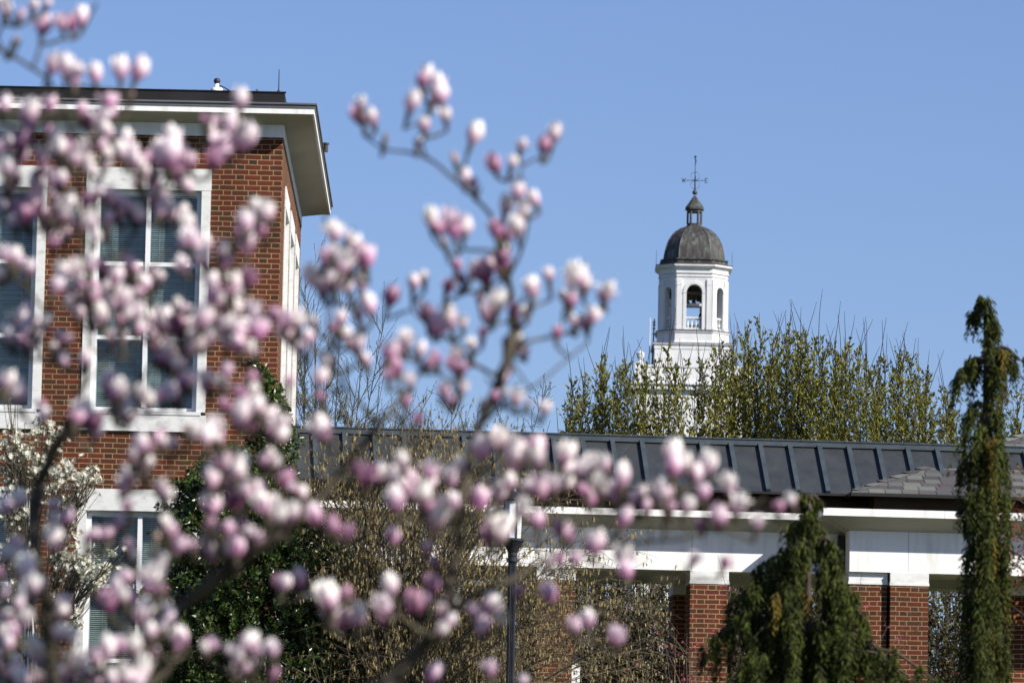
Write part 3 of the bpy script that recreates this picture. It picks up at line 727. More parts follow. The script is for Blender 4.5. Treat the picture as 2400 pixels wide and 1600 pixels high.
# ------------------------------------------------------------------ vegetation
UP = Vector((0, 0, 1))
def interp(tab, x):
    if x <= tab[0][0]: return tab[0][1]
    for (a, b), (c, d) in zip(tab, tab[1:]):
        if x <= c: return b + (d - b) * (x - a) / (c - a)
    return tab[-1][1]
def perp(d, rnd):
    v = rvec(rnd); v -= d * v.dot(d)
    return v.normalized() if v.length > 1e-4 else perp(d, rnd)
def bend(p, d, L, n, rnd, wob=.12, lift=0.0):
    """a wandering stem from p: returns points"""
    pts = [p.copy()]; d = d.normalized()
    for i in range(n):
        d = (d + rvec(rnd) * wob + UP * lift).normalized(); p = p + d * (L / n); pts.append(p.copy())
    return pts, d

M['willowleaf'] = leafmat("young_olive_leaf", (.072, .078, .009), (.245, .235, .030), .55, .3, 1.2, .25)
M['hollyleaf'] = leafmat("glossy_holly_leaf", (.014, .032, .006), (.075, .118, .022), .28, .5, 1.5, .05)
M['catkin'] = leafmat("tan_hazel_catkin", (.11, .085, .036), (.31, .25, .115), .8, .2, 1.0, .15)
M['shrubleaf'] = leafmat("dull_olive_leaf", (.022, .022, .008), (.080, .068, .024), .7, .2, 1.0, .15)
M['cedar'] = leafmat("dark_cedar_spray", (.006, .011, .004), (.072, .086, .014), .7, .15, 1.6, .12)
M['cedar_gold'] = leafmat("yellowed_cedar_spray", (.06, .050, .009), (.16, .115, .020), .7, .15, 1.6, .15)
M['rustleaf'] = leafmat("rusty_dry_leaf", (.11, .040, .014), (.22, .085, .030), .8, .15, 1.0, .2)
M['starpetal'] = leafmat("cream_white_petal", (.50, .48, .38), (.76, .75, .66), .6, .25, 2.0, .25, (.7, .7, .55))
M['redbud'] = leafmat("crimson_bud", (.16, .02, .05), (.36, .06, .11), .6, .3, 1.0, .2)
M['berry'] = mottled("red_holly_berry", (.20, .022, .010), (.30, .035, .015), 30, .35, .5)

# --- row of upright leafing trees behind the walkway, in front of the tower
WT_ENV = [(1300, 1000), (1320, 965), (1345, 905), (1385, 868), (1430, 862), (1480, 878), (1535, 868), (1570, 815), (1600, 812), (1640, 842), (1690, 822), (1735, 800), (1768, 762), (1812, 778), (1850, 790), (1905, 800), (1950, 838), (1985, 818), (2040, 862), (2085, 842), (2140, 852), (2175, 858), (2205, 895), (2230, 965), (2250, 1010), (2300, 1000), (2340, 930), (2380, 890), (2440, 880), (2520, 900)]
def upright_tree(xa, xb, label, seed, Y0=100.0, nsh=13, mult=1.9):
    rnd = random.Random(seed)
    base = at((xa + xb) / 2, 1500, Y0); root = empty("upright_tree", (base.x, Y0, TERR))
    tag(root, label, "tree", "row of upright trees behind the ribbed roof")
    O = Vector((base.x, Y0, TERR)); wood = MB(); lf = MB()
    trunk_top = Vector((0, 0, 1.1)); wood.tube([(0, 0, -.2), (.02, 0, .5), trunk_top], [.16, .13, .11], 8)
    nsh = int(nsh * mult)
    for k in range(nsh):
        fx = (k + rnd.uniform(.15, .85)) / nsh; px = xa + (xb - xa) * fx
        dY = rnd.uniform(-1.3, 1.3)
        ytop = interp(WT_ENV, px) + (rnd.random() ** 1.8) * 120 - 12
        top = at(px + rnd.uniform(-6, 14), ytop, Y0 + dY) - O
        zb = Vector((top.x * .62 + rnd.uniform(-.35, .35), dY * .5, 1.9 + rnd.uniform(0, .8)))
        pts = [trunk_top, zb]
        n = 7
        for i in range(1, n + 1):
            t = i / n; q = zb.lerp(top, t); q.x += (top.x - zb.x) * (.22 * math.sin(math.pi * t)) + rnd.uniform(-.05, .05); pts.append(q)
        wood.tube(pts, [.03] + [.014 * (1 - i / (n + 1)) + .003 for i in range(n + 1)], 5)
        tipd = (pts[-1] - pts[-2]).normalized()
        # bare whip at the tip
        for w in range(rnd.choice((1, 1, 2, 2, 3))):
            wp, _ = bend(pts[-1] - tipd * rnd.uniform(0, .5), (tipd + perp(tipd, rnd) * .25).normalized(), rnd.uniform(.3, .95), 4, rnd, .07)
            wood.tube(wp, [.0085, .007, .006, .005, .003], 3)
        # twigs with leaves
        for i in range(1, len(pts) - 1):
            a, b_ = pts[i], pts[i + 1]; seg = (b_ - a).length; d = (b_ - a).normalized()
            nt_ = max(2, int(seg / (.058 if a.z > 6.0 else .14)))
            for j in range(nt_):
                p0 = a.lerp(b_, (j + rnd.random()) / nt_)
                td = (d * rnd.uniform(.8, 1.3) + perp(d, rnd) * rnd.uniform(.5, .95)).normalized()
                L = rnd.uniform(.3, 1.0) * min(.95, .22 + (pts[-1].z - p0.z) * .42)
                tp, td2 = bend(p0, td, L, 3, rnd, .12, .10)
                wood.tube(tp, [.0042, .0036, .003, .002], 3)
                for q in range(int(5 + 11 * L)):
                    t = rnd.uniform(.1, 1.0) * 3; ii = min(2, int(t)); pp = tp[ii].lerp(tp[ii + 1], t - ii)
                    ld = (td2 * .9 + perp(td2, rnd) * .75 + UP * .25).normalized()
                    lf.leaf(pp, ld, perp(ld, rnd), rnd.uniform(.05, .095), rnd.uniform(.026, .044))
        for q in range(10):     # leaves hugging the leader
            i = rnd.randrange(len(pts) - 3, len(pts) - 1); pp = pts[i].lerp(pts[i + 1], rnd.random()); ld = (tipd + perp(tipd, rnd) * .6).normalized()
            lf.leaf(pp, ld, perp(ld, rnd), rnd.uniform(.05, .08), .032)
    wood.build("trunk", M['twig'], root); lf.build("crown", M['willowleaf'], root)
upright_tree(1305, 1500, "upright young tree left of the white bell tower, its shoots lower than its neighbours", 21, 101, 13)
upright_tree(1490, 1690, "upright young tree standing right in front of the white bell tower", 22, 99.5, 8)
upright_tree(1680, 1880, "tallest upright young tree, immediately right of the white bell tower", 23, 100.5, 15)
upright_tree(1870, 2060, "upright young tree in the middle of the leafy row above the roof ribs", 24, 99.5, 14)
upright_tree(2050, 2255, "upright young tree at the right end of the leafy row beside the tall weeping cedar", 25, 100.5, 14)
upright_tree(2325, 2540, "thin leafing tree mostly hidden behind the tall weeping cedar", 26, 102, 9)

# --- bare tree behind the brick building
def bare_tree(name, label, px, Y, targets, seed, r0_=.10, twig=.95, budm='willowleaf', nsub=7):
    rnd = random.Random(seed); base = at(px, 1500, Y); root = empty(name, (base.x, Y, TERR)); tag(root, label, "tree")
    O = Vector((base.x, Y, TERR)); wd = MB(); bd = MB()
    crot = Vector((0, 0, 2.2)); wd.tube([(0, 0, -.2), (.03, 0, 1), crot], [r0_, r0_ * .85, r0_ * .7], 8)
    def rec(p, d, L, r, dep):
        n = 5; pts, d2 = bend(p, d, L, n, rnd, .13, .05)
        wd.tube(pts, [max(.0026, r * (1 - .75 * i / n)) for i in range(n + 1)], 4 if dep else 3)
        if dep == 0:
            for q in range(4):
                i = rnd.randrange(1, n); pp = pts[i].lerp(pts[i + 1], rnd.random()); ld = (d2 + perp(d2, rnd) * .7).normalized()
                bd.leaf(pp, ld, perp(ld, rnd), rnd.uniform(.02, .045), .016)
            bd.leaf(pts[-1], d2, perp(d2, rnd), .04, .018)
            return
        for k in range(nsub if dep > 1 else 5):
            t = rnd.uniform(.15, 1.0) * n; i = min(n - 1, int(t)); pp = pts[i].lerp(pts[i + 1], t - i); dd = (pts[i + 1] - pts[i]).normalized()
            rec(pp, (dd + perp(dd, rnd) * rnd.uniform(.45, .85)).normalized(), L * rnd.uniform(.36, .58), r * .42, dep - 1)
    for (tx, ty, dy) in targets:
        T = at(tx, ty, Y + dy) - O; d = T - crot; L = d.length; dn = d.normalized()
        mid = crot + d * .45 + perp(dn, rnd) * .15
        pts = [crot, crot.lerp(mid, .5) + UP * .1, mid, mid.lerp(T, .5), T]
        wd.tube(pts, [r0_ * .34, r0_ * .26, r0_ * .18, r0_ * .10, .004], 5)
        for k in range(20):
            t = rnd.uniform(.9, 3.95); i = int(t); pp = pts[i].lerp(pts[i + 1], t - i); dd = (pts[i + 1] - pts[i]).normalized()
            rec(pp, (dd + perp(dd, rnd) * rnd.uniform(.4, .75)).normalized(), twig * rnd.uniform(.5, 1.0), .009, 2 if t < 3.2 else 1)
    wd.build("trunk", M['twig'], root); bd.build("buds", M[budm], root)["kind"] = "stuff"
bare_tree("bare_tree", "bare budding tree with fine dark twigs beside the corner of the brick building", 730, 96,
    [(716, 640, 0), (735, 700, -.8), (770, 790, .5), (800, 720, .2), (855, 770, 0), (905, 730, -.3), (900, 880, .6), (940, 950, 0), (760, 880, .8), (840, 880, -.6), (700, 760, 1), (980, 975, .4)], 41)
bare_tree("bare_tree", "low bare tree with tan buds showing just above the dark roof ridge", 1060, 97,
    [(960, 960, 0), (1010, 945, .5), (1060, 930, -.4), (1120, 955, .2), (1190, 975, 0), (1290, 985, .5), (1280, 905, 0), (1090, 985, 0)], 43, .09, .5)

# --- thickets seen through the openings of the walkway
def thicket(px, Y, wpx, top, label, seed, n=150, leafk='shrubleaf', leaves=46, red=0):
    rnd = random.Random(seed); base = at(px, 1500, Y); root = empty("thicket_shrub", (base.x, Y, TERR)); tag(root, label, "shrub", "shrubs behind the brick pillars")
    hw = wpx / 2 * Y / FPX; H = at(px, top, Y).z - TERR; wd = MB(); lf = MB(); rb = MB()
    for k in range(int(n * 1.5)):
        x = rnd.gauss(0, .24) * hw; p = Vector((x, rnd.uniform(-.6, .6), -.1)); d = Vector((rnd.uniform(-.75, .75), rnd.uniform(-.5, .5), 1)).normalized()
        L = H * rnd.uniform(.6, 1.2); pts, d2 = bend(p, d, L, 7, rnd, .14)
        wd.tube(pts, [.022, .018, .014, .011, .009, .007, .005, .003], 4)
        for j in range(leaves):
            t = rnd.uniform(1.2, 6.99); i = int(t); pp = pts[i].lerp(pts[i + 1], t - i)
            td = (d2 + perp(d2, rnd)).normalized(); tp, _ = bend(pp, td, rnd.uniform(.15, .45), 2, rnd, .2)
            wd.tube(tp, [.006, .004, .002], 3)
            for q in range(4):
                ld = rvec(rnd); lf.leaf(tp[rnd.choice((1, 2))] + rvec(rnd) * .05, ld, perp(ld, rnd), rnd.uniform(.05, .11), rnd.uniform(.035, .06))
            if red and rnd.random() < red:
                for q in range(3): ld = rvec(rnd); rb.leaf(tp[2] + rvec(rnd) * .04, ld, perp(ld, rnd), .06, .05)
    wd.build("stems", M['twig'], root)["kind"] = "stuff"; lf.build("leaves", M[leafk], root)["kind"] = "stuff"
    if rb.f: rb.build("red_buds", M['redbud'], root)["kind"] = "stuff"
thicket(820, 93, 420, 1330, "twiggy olive shrub behind the walkway at the end next to the brick building", 51, 90)
thicket(1160, 92, 420, 1310, "twiggy olive shrub behind the walkway, in line with the street lamp", 52, 100)
thicket(1480, 93, 430, 1300, "leafy olive shrub filling the opening between the two brick pillars", 53, 130)
thicket(1860, 92, 430, 1310, "dark shrub showing behind the low weeping cedar", 54, 110, red=.05)
thicket(2260, 93, 440, 1310, "leafy olive shrub behind the walkway at the tall weeping cedar", 55, 210)
for px, py, lab, sd in ((1590, 1480, "small crimson budded shrub at the foot of the brick pillar", 57), (1870, 1330, "greyish crimson budded shrub tangled behind the low weeping cedar", 58)):
    rnd = random.Random(sd); b0 = at(px, 1500, 78.5 if sd == 57 else 77.5); root = empty("crimson_shrub", (b0.x, b0.y, TERR)); tag(root, lab, "shrub")
    wd = MB(); rb = MB(); H = at(px, py, b0.y).z - TERR
    for k in range(46):
        pts, d2 = bend(Vector((rnd.gauss(0, .06), rnd.gauss(0, .06), -.1)), Vector((rnd.uniform(-.3, .3), rnd.uniform(-.3, .3), 1)), H * rnd.uniform(.8, 1.1), 8, rnd, .13)
        wd.tube(pts, [.012, .011, .010, .009, .008, .006, .005, .004, .002], 4)
        for j in range(7 if sd == 57 else 9):
            i = rnd.randrange(3, 8); tp, _ = bend(pts[i], (d2 + perp(d2, rnd)).normalized(), rnd.uniform(.06, .25), 2, rnd, .2); wd.tube(tp, [.005, .004, .002], 3)
            ld = rvec(rnd)
            if rnd.random() < .7: rb.leaf(tp[2], ld, perp(ld, rnd), .05, .045); ld = rvec(rnd); rb.leaf(tp[1], ld, perp(ld, rnd), .04, .04)
    wd.build("stems", M['hazeltwig'], root)["kind"] = "stuff"; rb.build("buds", M['redbud'], root)["kind"] = "stuff"

# --- hazel with hanging catkins in front of the walkway
def hazel():
    rnd = random.Random(61); Y = 70.0; c = at(915, 1600, Y); root = empty("catkin_shrub", (c.x, Y, TERR)); tag(root, "large leafless shrub hung with tan catkins in front of the walkway", "shrub")
    O = Vector((c.x, Y, TERR)); wd = MB(); ck = MB()
    ENV = [(660, 1230), (720, 1080), (780, 1040), (850, 1005), (930, 995), (1020, 985), (1150, 1000), (1250, 1020), (1330, 1035), (1400, 1080), (1480, 1180), (1560, 1330), (1600, 1480), (1625, 1600)]
    tips = []
    for k in range(228):
        px = rnd.choice((rnd.uniform(690, 1600), rnd.uniform(700, 1250), rnd.uniform(760, 1120))); lo = interp(ENV, px)
        py = lo + (rnd.random() ** 1.25) * (1640 - lo)
        if k >= 190: px = rnd.uniform(1130, 1480); py = rnd.uniform(1290, 1600)
        elif 1360 < px and py < 1330 and rnd.random() < .55: continue
        T = at(px, py, Y + rnd.uniform(-1.6, 1.6)) - O
        s = Vector((rnd.gauss(0, .16), rnd.gauss(0, .16), -.1))
        h = T - s; pts = [s]
        for i in range(1, 8):
            t = i / 7; q = s + Vector((h.x * t ** 1.7, h.y * t ** 1.4, h.z * (1 - (1 - t) ** 1.35))) + rvec(rnd) * .05; pts.append(q)
        r = rnd.uniform(.010, .024) if k % 6 else .034; wd.tube(pts, [r * (1 - .92 * i / 7) + .002 for i in range(8)], 5); tips.append(pts)
    for pts in tips:
        for j in range(30):
            t = 1.3 + 5.69 * rnd.random() ** .6; i = min(6, int(t)); pp = pts[i].lerp(pts[i + 1], t - i); d = (pts[i + 1] - pts[i]).normalized()
            td = (d + perp(d, rnd) * .9 + Vector((0, 0, -.1))).normalized(); tp, td2 = bend(pp, td, rnd.uniform(.25, .75), 4, rnd, .22, -.02)
            wd.tube(tp, [.0042, .0036, .003, .0024, .0018], 3)
            for q in range(rnd.randint(3, 6) if rnd.random() < (.95 if pts[-1].z > 3.1 or pts[-1].x > 1.2 else .55) else 0):
                pc = tp[rnd.randrange(1, 5)] + rvec(rnd) * .02; L = rnd.uniform(.038, .072); lean = Vector((rnd.uniform(-.2, .2), rnd.uniform(-.2, .2), -1)).normalized()
                w = rnd.uniform(.0055, .009); a = perp(lean, rnd); b_ = lean.cross(a); v = [pc]
                for t_ in (.25, .75):
                    for k in range(3): an = k * 2.094; v.append(pc + lean * (L * t_) + (a * math.cos(an) + b_ * math.sin(an)) * w)
                v.append(pc + lean * L)
                ck.raw(v, [(0, 1, 2), (0, 2, 3), (0, 3, 1), (1, 4, 5, 2), (2, 5, 6, 3), (3, 6, 4, 1), (4, 7, 5), (5, 7, 6), (6, 7, 4)])
    wd.build("stems", M['hazeltwig'], root); ck.build("catkins", M['catkin'], root)["kind"] = "stuff"
hazel()

# --- holly with red berries against the brick building
def holly():
    rnd = random.Random(71); Y = 70.6; c = at(600, 1600, Y); root = empty("holly_tree", (c.x, Y, TERR)); tag(root, "dense dark glossy holly with red berries against the brick building", "tree")
    O = Vector((c.x, Y, TERR)); wd = MB(); lf = MB(); be = MB(); sc_ = Y / FPX
    AX = [(845, 598, 6), (880, 612, 13), (940, 640, 24), (990, 648, 34), (1050, 630, 56), (1090, 580, 112), (1160, 562, 150), (1230, 570, 182), (1300, 592, 208), (1400, 612, 246), (1600, 612, 285), (1800, 612, 285), (2000, 612, 180)]
    cxt = [(a, b) for a, b, c_ in AX]; hwt = [(a, c_) for a, b, c_ in AX]
    zt = at(598, 845, Y).z - TERR
    wd.tube([(0, 0, -.2), (.0, 0, 1.5), tuple(at(590, 1200, Y) - O), tuple(at(635, 1000, Y) - O), tuple(at(618, 900, Y) - O), tuple(at(598, 848, Y) - O)], [.10, .07, .03, .010, .007, .003], 6)
    n = 0
    while n < 4300:
        py = rnd.uniform(850, 1680)
        hw = interp(hwt, py)
        if rnd.random() > (hw / 285) ** 1.0 + .03: continue
        n += 1
        th_ = rnd.uniform(0, 2 * math.pi); rr = (rnd.random() ** .30)
        lump = 1 + .16 * math.sin(5 * th_ + py * .021) + .12 * math.sin(py * .05 + 2 * th_)
        cxp = interp(cxt, py); ctr = at(cxp, py, Y) - O; rad = hw * sc_ * lump
        dirv = Vector((math.cos(th_), math.sin(th_) * .8, 0)); p = ctr + dirv * (rad * rr)
        td = (dirv + UP * rnd.uniform(.1, 1.0) + rvec(rnd) * .4).normalized(); L = rnd.uniform(.16, .34) * (1 if hw > 50 else .7)
        p = p - td * L * .6
        tp, d2 = bend(p, td, L, 3, rnd, .15); wd.tube(tp, [.006, .005, .004, .002], 3)
        for q in range(rnd.randint(15, 22)):
            t = rnd.uniform(.2, 2.99); i = int(t); pp = tp[i].lerp(tp[i + 1], t - i); ld = (d2 * .6 + perp(d2, rnd) + UP * .12).normalized()
            lf.leaf(pp, ld, perp(ld, rnd), rnd.uniform(.050, .080), rnd.uniform(.028, .042), rnd.uniform(.1, .35))
        if rnd.random() < .16:
            for q in range(rnd.randint(1, 4)):
                pp = tp[rnd.randrange(1, 4)] + rvec(rnd) * .03; s = .0095
                be.raw([pp + UP * s, pp - UP * s, pp + Vector((s, 0, 0)), pp - Vector((s, 0, 0)), pp + Vector((0, s, 0)), pp - Vector((0, s, 0))], [(0, 2, 4), (0, 4, 3), (0, 3, 5), (0, 5, 2), (1, 4, 2), (1, 3, 4), (1, 5, 3), (1, 2, 5)])
    wd.build("trunk", M['twig'], root); lf.build("crown", M['hollyleaf'], root); be.build("berries", M['berry'], root, True)["kind"] = "stuff"
holly()

# --- star magnolia in front of the building's left end
def star():
    rnd = random.Random(81); Y = 65.0; c = at(60, 1700, Y); root = empty("white_magnolia", (c.x, Y, TERR)); tag(root, "star flowered white magnolia in full bloom at the lower left brick wall", "tree")
    O = Vector((c.x, Y, TERR)); wd = MB(); fl = MB(); bu = MB()
    CL = [(20, 900, 25, 35, 10), (40, 1050, 60, 55, 60), (110, 1010, 45, 35, 26), (25, 1120, 40, 45, 34), (85, 1110, 50, 45, 46), (150, 1110, 45, 35, 28), (185, 1140, 45, 40, 34), (215, 1110, 25, 25, 12), (165, 1180, 50, 35, 26), (30, 1190, 40, 45, 28), (60, 1260, 45, 45, 26), (25, 1310, 30, 40, 14), (150, 1310, 40, 30, 34), (195, 1320, 45, 35, 56), (220, 1355, 35, 22, 34), (165, 1360, 30, 20, 20), (250, 1330, 14, 12, 6), (268, 1295, 12, 10, 5), (295, 1290, 12, 10, 4), (180, 1455, 20, 20, 10), (40, 1400, 45, 35, 14), (110, 1420, 30, 30, 8), (60, 1500, 60, 40, 14), (175, 1245, 18, 18, 6)]
    for (x, y, rx, ry, n) in CL:
        dy = rnd.uniform(-.8, .8); ctr = at(x, y, Y + dy) - O
        s = Vector((rnd.gauss(0, .08), rnd.gauss(0, .08), .5)); h = ctr - s
        pts = [s] + [s + Vector((h.x * t ** 1.6, h.y * t, h.z * (1 - (1 - t) ** 1.3))) + rvec(rnd) * .03 for t in (.2, .4, .6, .8, 1)]
        wd.tube(pts, [.016, .013, .010, .007, .005, .003], 5)
        for k in range(int(n * 1.8)):
            px, py = x + rnd.gauss(0, .52) * rx, y + rnd.gauss(0, .52) * ry
            p = at(px, py, Y + dy + rnd.gauss(0, .22)) - O
            a = pts[rnd.choice((3, 4, 4, 5))]; tp = [a, a.lerp(p, .5) + rvec(rnd) * .03 - UP * .02, p]; wd.tube(tp, [.005, .004, .003], 3)
            ax = (rvec(rnd) + UP * .6 + Vector((.15, -.45, 0))).normalized(); u = perp(ax, rnd); w = ax.cross(u); np_ = rnd.randint(8, 11); op = rnd.uniform(.5, 1.15); S_ = rnd.uniform(.040, .062)
            for q in range(np_):
                an = 2 * math.pi * (q + rnd.uniform(-.2, .2)) / np_; rd = u * math.cos(an) + w * math.sin(an); sd = ax.cross(rd)
                d1 = (ax * math.cos(op) + rd * math.sin(op)); d2 = (d1 + rd * .5 - ax * .3).normalized()
                m_ = p + d1 * S_ * .5; e = m_ + d2 * S_ * .5; wv_ = S_ * .17
                fl.raw([p, m_ + sd * wv_, e, m_ - sd * wv_], [(0, 1, 2), (0, 2, 3)])
            if rnd.random() < .5: bu.leaf(p + rvec(rnd) * .05, ax, u, .05, .02)
    wd.tube([(0, 0, -.2), (0.02, 0, .3), (0, 0, .6)], [.09, .08, .06], 7)
    wd.build("trunk", M['hazeltwig'], root); fl.build("flowers", M['starpetal'], root)["kind"] = "stuff"; bu.build("buds", M['willowleaf'], root)["kind"] = "stuff"
star()

# --- weeping cedars
def spray(lf, p, L, rnd, dirv, lay=.0):
    """hanging spray: a thin cord of short scale tufts"""
    n = max(4, int(L / .055)); d = (Vector((0, 0, -1)) + dirv * .35).normalized(); q = p.copy()
    for i in range(n):
        d = (d + Vector((0, 0, -.22)) + rvec(rnd) * .10).normalized(); q2 = q + d * (L / n)
        for k in range(3):
            ld = (d + perp(d, rnd) * .65).normalized()
            lf.leaf(q.lerp(q2, rnd.random()), ld, perp(ld, rnd), rnd.uniform(.04, .085) * (1 - .45 * i / n), rnd.uniform(.010, .018))
        q = q2
def cedar(label, Y, axis, limbs, seed, goldp=.08, dense=1.0, extra=None):
    """axis: trunk pixels; limbs: (start px,py, tip px,py, spread height px, sprays)"""
    rnd = random.Random(seed); bx_ = axis[-1][0]; c = at(bx_, 1600, Y); root = empty("weeping_cedar", (c.x, Y, TERR - .6)); tag(root, label, "tree")
    O = Vector((c.x, Y, TERR - .6)); wd = MB(); lf = MB(); gd = MB(); sc_ = Y / FPX
    tp = [at(x, y, Y) - O for x, y in axis] + [Vector((0, 0, -.2))]
    wd.tube(tp, [.006 + .075 * (i / (len(tp) - 1)) for i in range(len(tp))], 6)
    for (x0, y0, x1, y1, hang, ns, dy) in limbs:
        a = at(x0, y0, Y) - O; e = at(x1, y1, Y + dy) - O; v = e - a
        pts = [a] + [a + v * t + UP * (abs(v.x) * .55 * math.sin(math.pi * min(1, t * 1.05)) * .55) for t in (.2, .4, .6, .8, 1)]
        wd.tube(pts, [.026, .022, .018, .014, .009, .004], 5)
        out = Vector((v.x, v.y, 0)); out = out.normalized() if out.length > .01 else Vector((0, -1, 0))
        nb = max(3, int(ns * dense / 6.5))
        for k in range(nb):
            t = 5 * (k + rnd.random()) / nb; i = min(4, int(t)); pb = pts[i].lerp(pts[i + 1], t - i) + Vector((rnd.gauss(0, .012), rnd.gauss(0, .14), 0))
            gold = rnd.random() < goldp; Lb = hang * sc_ * rnd.choice((.5, .75, 1.0, 1.15)) * rnd.uniform(.8, 1.1); ob = (out + Vector((0, rnd.uniform(-.5, .5), 0))) * rnd.uniform(.0, .55)
            for q in range(9):
                spray(gd if gold else lf, pb + Vector((rnd.gauss(0, .016), rnd.gauss(0, .03), rnd.uniform(-.02, .05))), Lb * rnd.uniform(.35, 1.1), rnd, ob + rvec(rnd) * .25)
    if extra: wd.tube([at(x, y, Y) - O for x, y in extra], [.005 + .035 * i / len(extra) for i in range(len(extra))], 6)
    wd.build("trunk", M['twig'], root); lf.build("crown", M['cedar'], root)
    if gd.f: gd.build("yellowed_sprays", M['cedar_gold'], root)
rnd = random.Random(91)
L1 = [(2303, 704, 2286, 726, 45, 14, 0), (2303, 704, 2321, 726, 55, 14, 0), (2301, 732, 2272, 748, 72, 20, .05), (2310, 742, 2336, 762, 85, 26, -.05), (2312, 760, 2330, 776, 70, 16, .1),
      (2308, 800, 2318, 808, 100, 16, 0), (2306, 846, 2252, 868, 95, 34, 0), (2256, 866, 2243, 892, 80, 24, .05), (2290, 850, 2262, 866, 60, 16, .1), (2316, 830, 2400, 852, 75, 54, 0), (2318, 836, 2362, 848, 110, 30, .1), (2320, 840, 2385, 862, 90, 24, -.1), (2312, 860, 2340, 876, 140, 26, -.1), (2310, 880, 2320, 890, 120, 18, .1),
      (2306, 950, 2260, 972, 160, 40, 0), (2308, 1000, 2285, 1015, 180, 34, -.1), (2312, 960, 2348, 984, 180, 40, 0), (2312, 1030, 2330, 1045, 220, 36, -.2), (2310, 1060, 2256, 1085, 190, 40, 0), (2312, 1050, 2354, 1075, 190, 36, .05),
      (2310, 1160, 2262, 1180, 240, 44, -.1), (2312, 1150, 2352, 1170, 260, 50, 0), (2310, 1185, 2240, 1205, 110, 30, .1), (2312, 1200, 2310, 1240, 300, 40, -.3), (2310, 1280, 2262, 1300, 240, 44, 0), (2312, 1270, 2356, 1300, 240, 44, 0),
      (2310, 1380, 2268, 1400, 240, 46, -.1), (2312, 1370, 2350, 1400, 240, 44, 0), (2310, 1400, 2300, 1430, 240, 40, -.3), (2310, 1500, 2258, 1530, 220, 46, 0), (2312, 1500, 2360, 1530, 220, 46, 0), (2310, 1520, 2300, 1560, 220, 40, -.3), (2308, 1600, 2245, 1640, 200, 40, 0), (2312, 1600, 2375, 1650, 200, 40, 0)]
cedar("tall narrow weeping cedar with hanging sprays at the right edge", 46, [(2306, 700), (2310, 800), (2312, 950), (2311, 1150), (2311, 1400), (2311, 1600)], L1, 92, .14, 1.05)
L2 = [(1898, 1165, 1880, 1172, 60, 10, 0), (1898, 1165, 1920, 1172, 50, 10, 0), (1896, 1185, 1904, 1215, 80, 18, -.1), (1892, 1220, 1856, 1240, 90, 26, 0), (1894, 1222, 1916, 1240, 80, 18, .1),
      (1888, 1295, 1820, 1310, 120, 34, 0), (1888, 1285, 1850, 1300, 150, 36, -.2), (1884, 1330, 1762, 1345, 90, 34, .2), (1884, 1300, 1870, 1325, 90, 16, -.2),
      (1884, 1395, 1745, 1400, 130, 50, 0), (1880, 1420, 1695, 1425, 100, 40, .1), (1882, 1385, 1820, 1410, 180, 50, -.3), (1878, 1400, 1845, 1430, 130, 26, -.3),
      (1870, 1490, 1668, 1495, 120, 56, 0), (1870, 1500, 1640, 1530, 120, 46, -.1), (1880, 1470, 1760, 1500, 190, 70, -.3), (1890, 1500, 1850, 1520, 200, 60, -.5),
      (1932, 1262, 1918, 1275, 60, 14, 0), (1934, 1262, 1950, 1278, 70, 16, 0), (1936, 1300, 1972, 1325, 120, 30, .1), (1938, 1312, 1932, 1335, 90, 12, 0), (1940, 1370, 2005, 1400, 130, 40, 0), (1945, 1385, 1968, 1410, 170, 36, -.2), (1945, 1420, 2035, 1460, 120, 44, .1),
      (1930, 1480, 1985, 1500, 200, 70, -.3), (1930, 1490, 2060, 1530, 150, 60, 0), (1920, 1520, 2110, 1572, 120, 46, 0), (1910, 1460, 1930, 1490, 180, 40, -.2),
      (1880, 1580, 1700, 1600, 160, 60, -.3), (1890, 1570, 1850, 1600, 160, 70, -.5), (1900, 1580, 1980, 1600, 160, 70, -.4), (1900, 1595, 2150, 1600, 120, 56, -.1), (1900, 1610, 2230, 1625, 100, 40, .1), (1900, 1560, 1930, 1590, 160, 70, -.6)]
cedar("broad low weeping cedar in front of the brick pillars", 42, [(1898, 1160), (1892, 1230), (1890, 1350), (1892, 1500), (1895, 1620)], L2, 93, .02, 1.5, extra=[(1932, 1255), (1936, 1350), (1930, 1450), (1905, 1560)])
# rusty leafed branch at the right edge
rnd = random.Random(95); Y = 50; p0 = at(2440, 1600, Y); root = empty("rusty_tree", (p0.x, Y, TERR - .6)); tag(root, "thin tree with rusty dry leaves reaching in at the right edge", "tree"); O = Vector((p0.x, Y, TERR - .6))
wd = MB(); lf = MB(); top = at(2430, 1050, Y) - O; wd.tube([(0, 0, -.2), top * .5, top], [.05, .035, .008], 6)
for ty in (1090, 1160, 1200, 1240, 1280, 1310, 1350, 1420):
    a = at(2432, ty + 60, Y) - O; e = at(rnd.uniform(2350, 2385), ty, Y + rnd.uniform(-.2, .2)) - O; tp = [a, a.lerp(e, .5) + UP * .03, e]; wd.tube(tp, [.012, .008, .003], 4)
    for k in range(70 if 1180 < ty < 1330 else 20):
        p = a.lerp(e, rnd.uniform(.2, 1.05)) + Vector((rnd.gauss(0, .04), rnd.gauss(0, .08), rnd.gauss(-.03, .06))); d = (rvec(rnd) - UP * .5).normalized(); lf.leaf(p, d, perp(d, rnd), .05, .022)
wd.build("trunk", M['twig'], root); lf.build("dry_leaves", M['rustleaf'], root)["kind"] = "stuff"
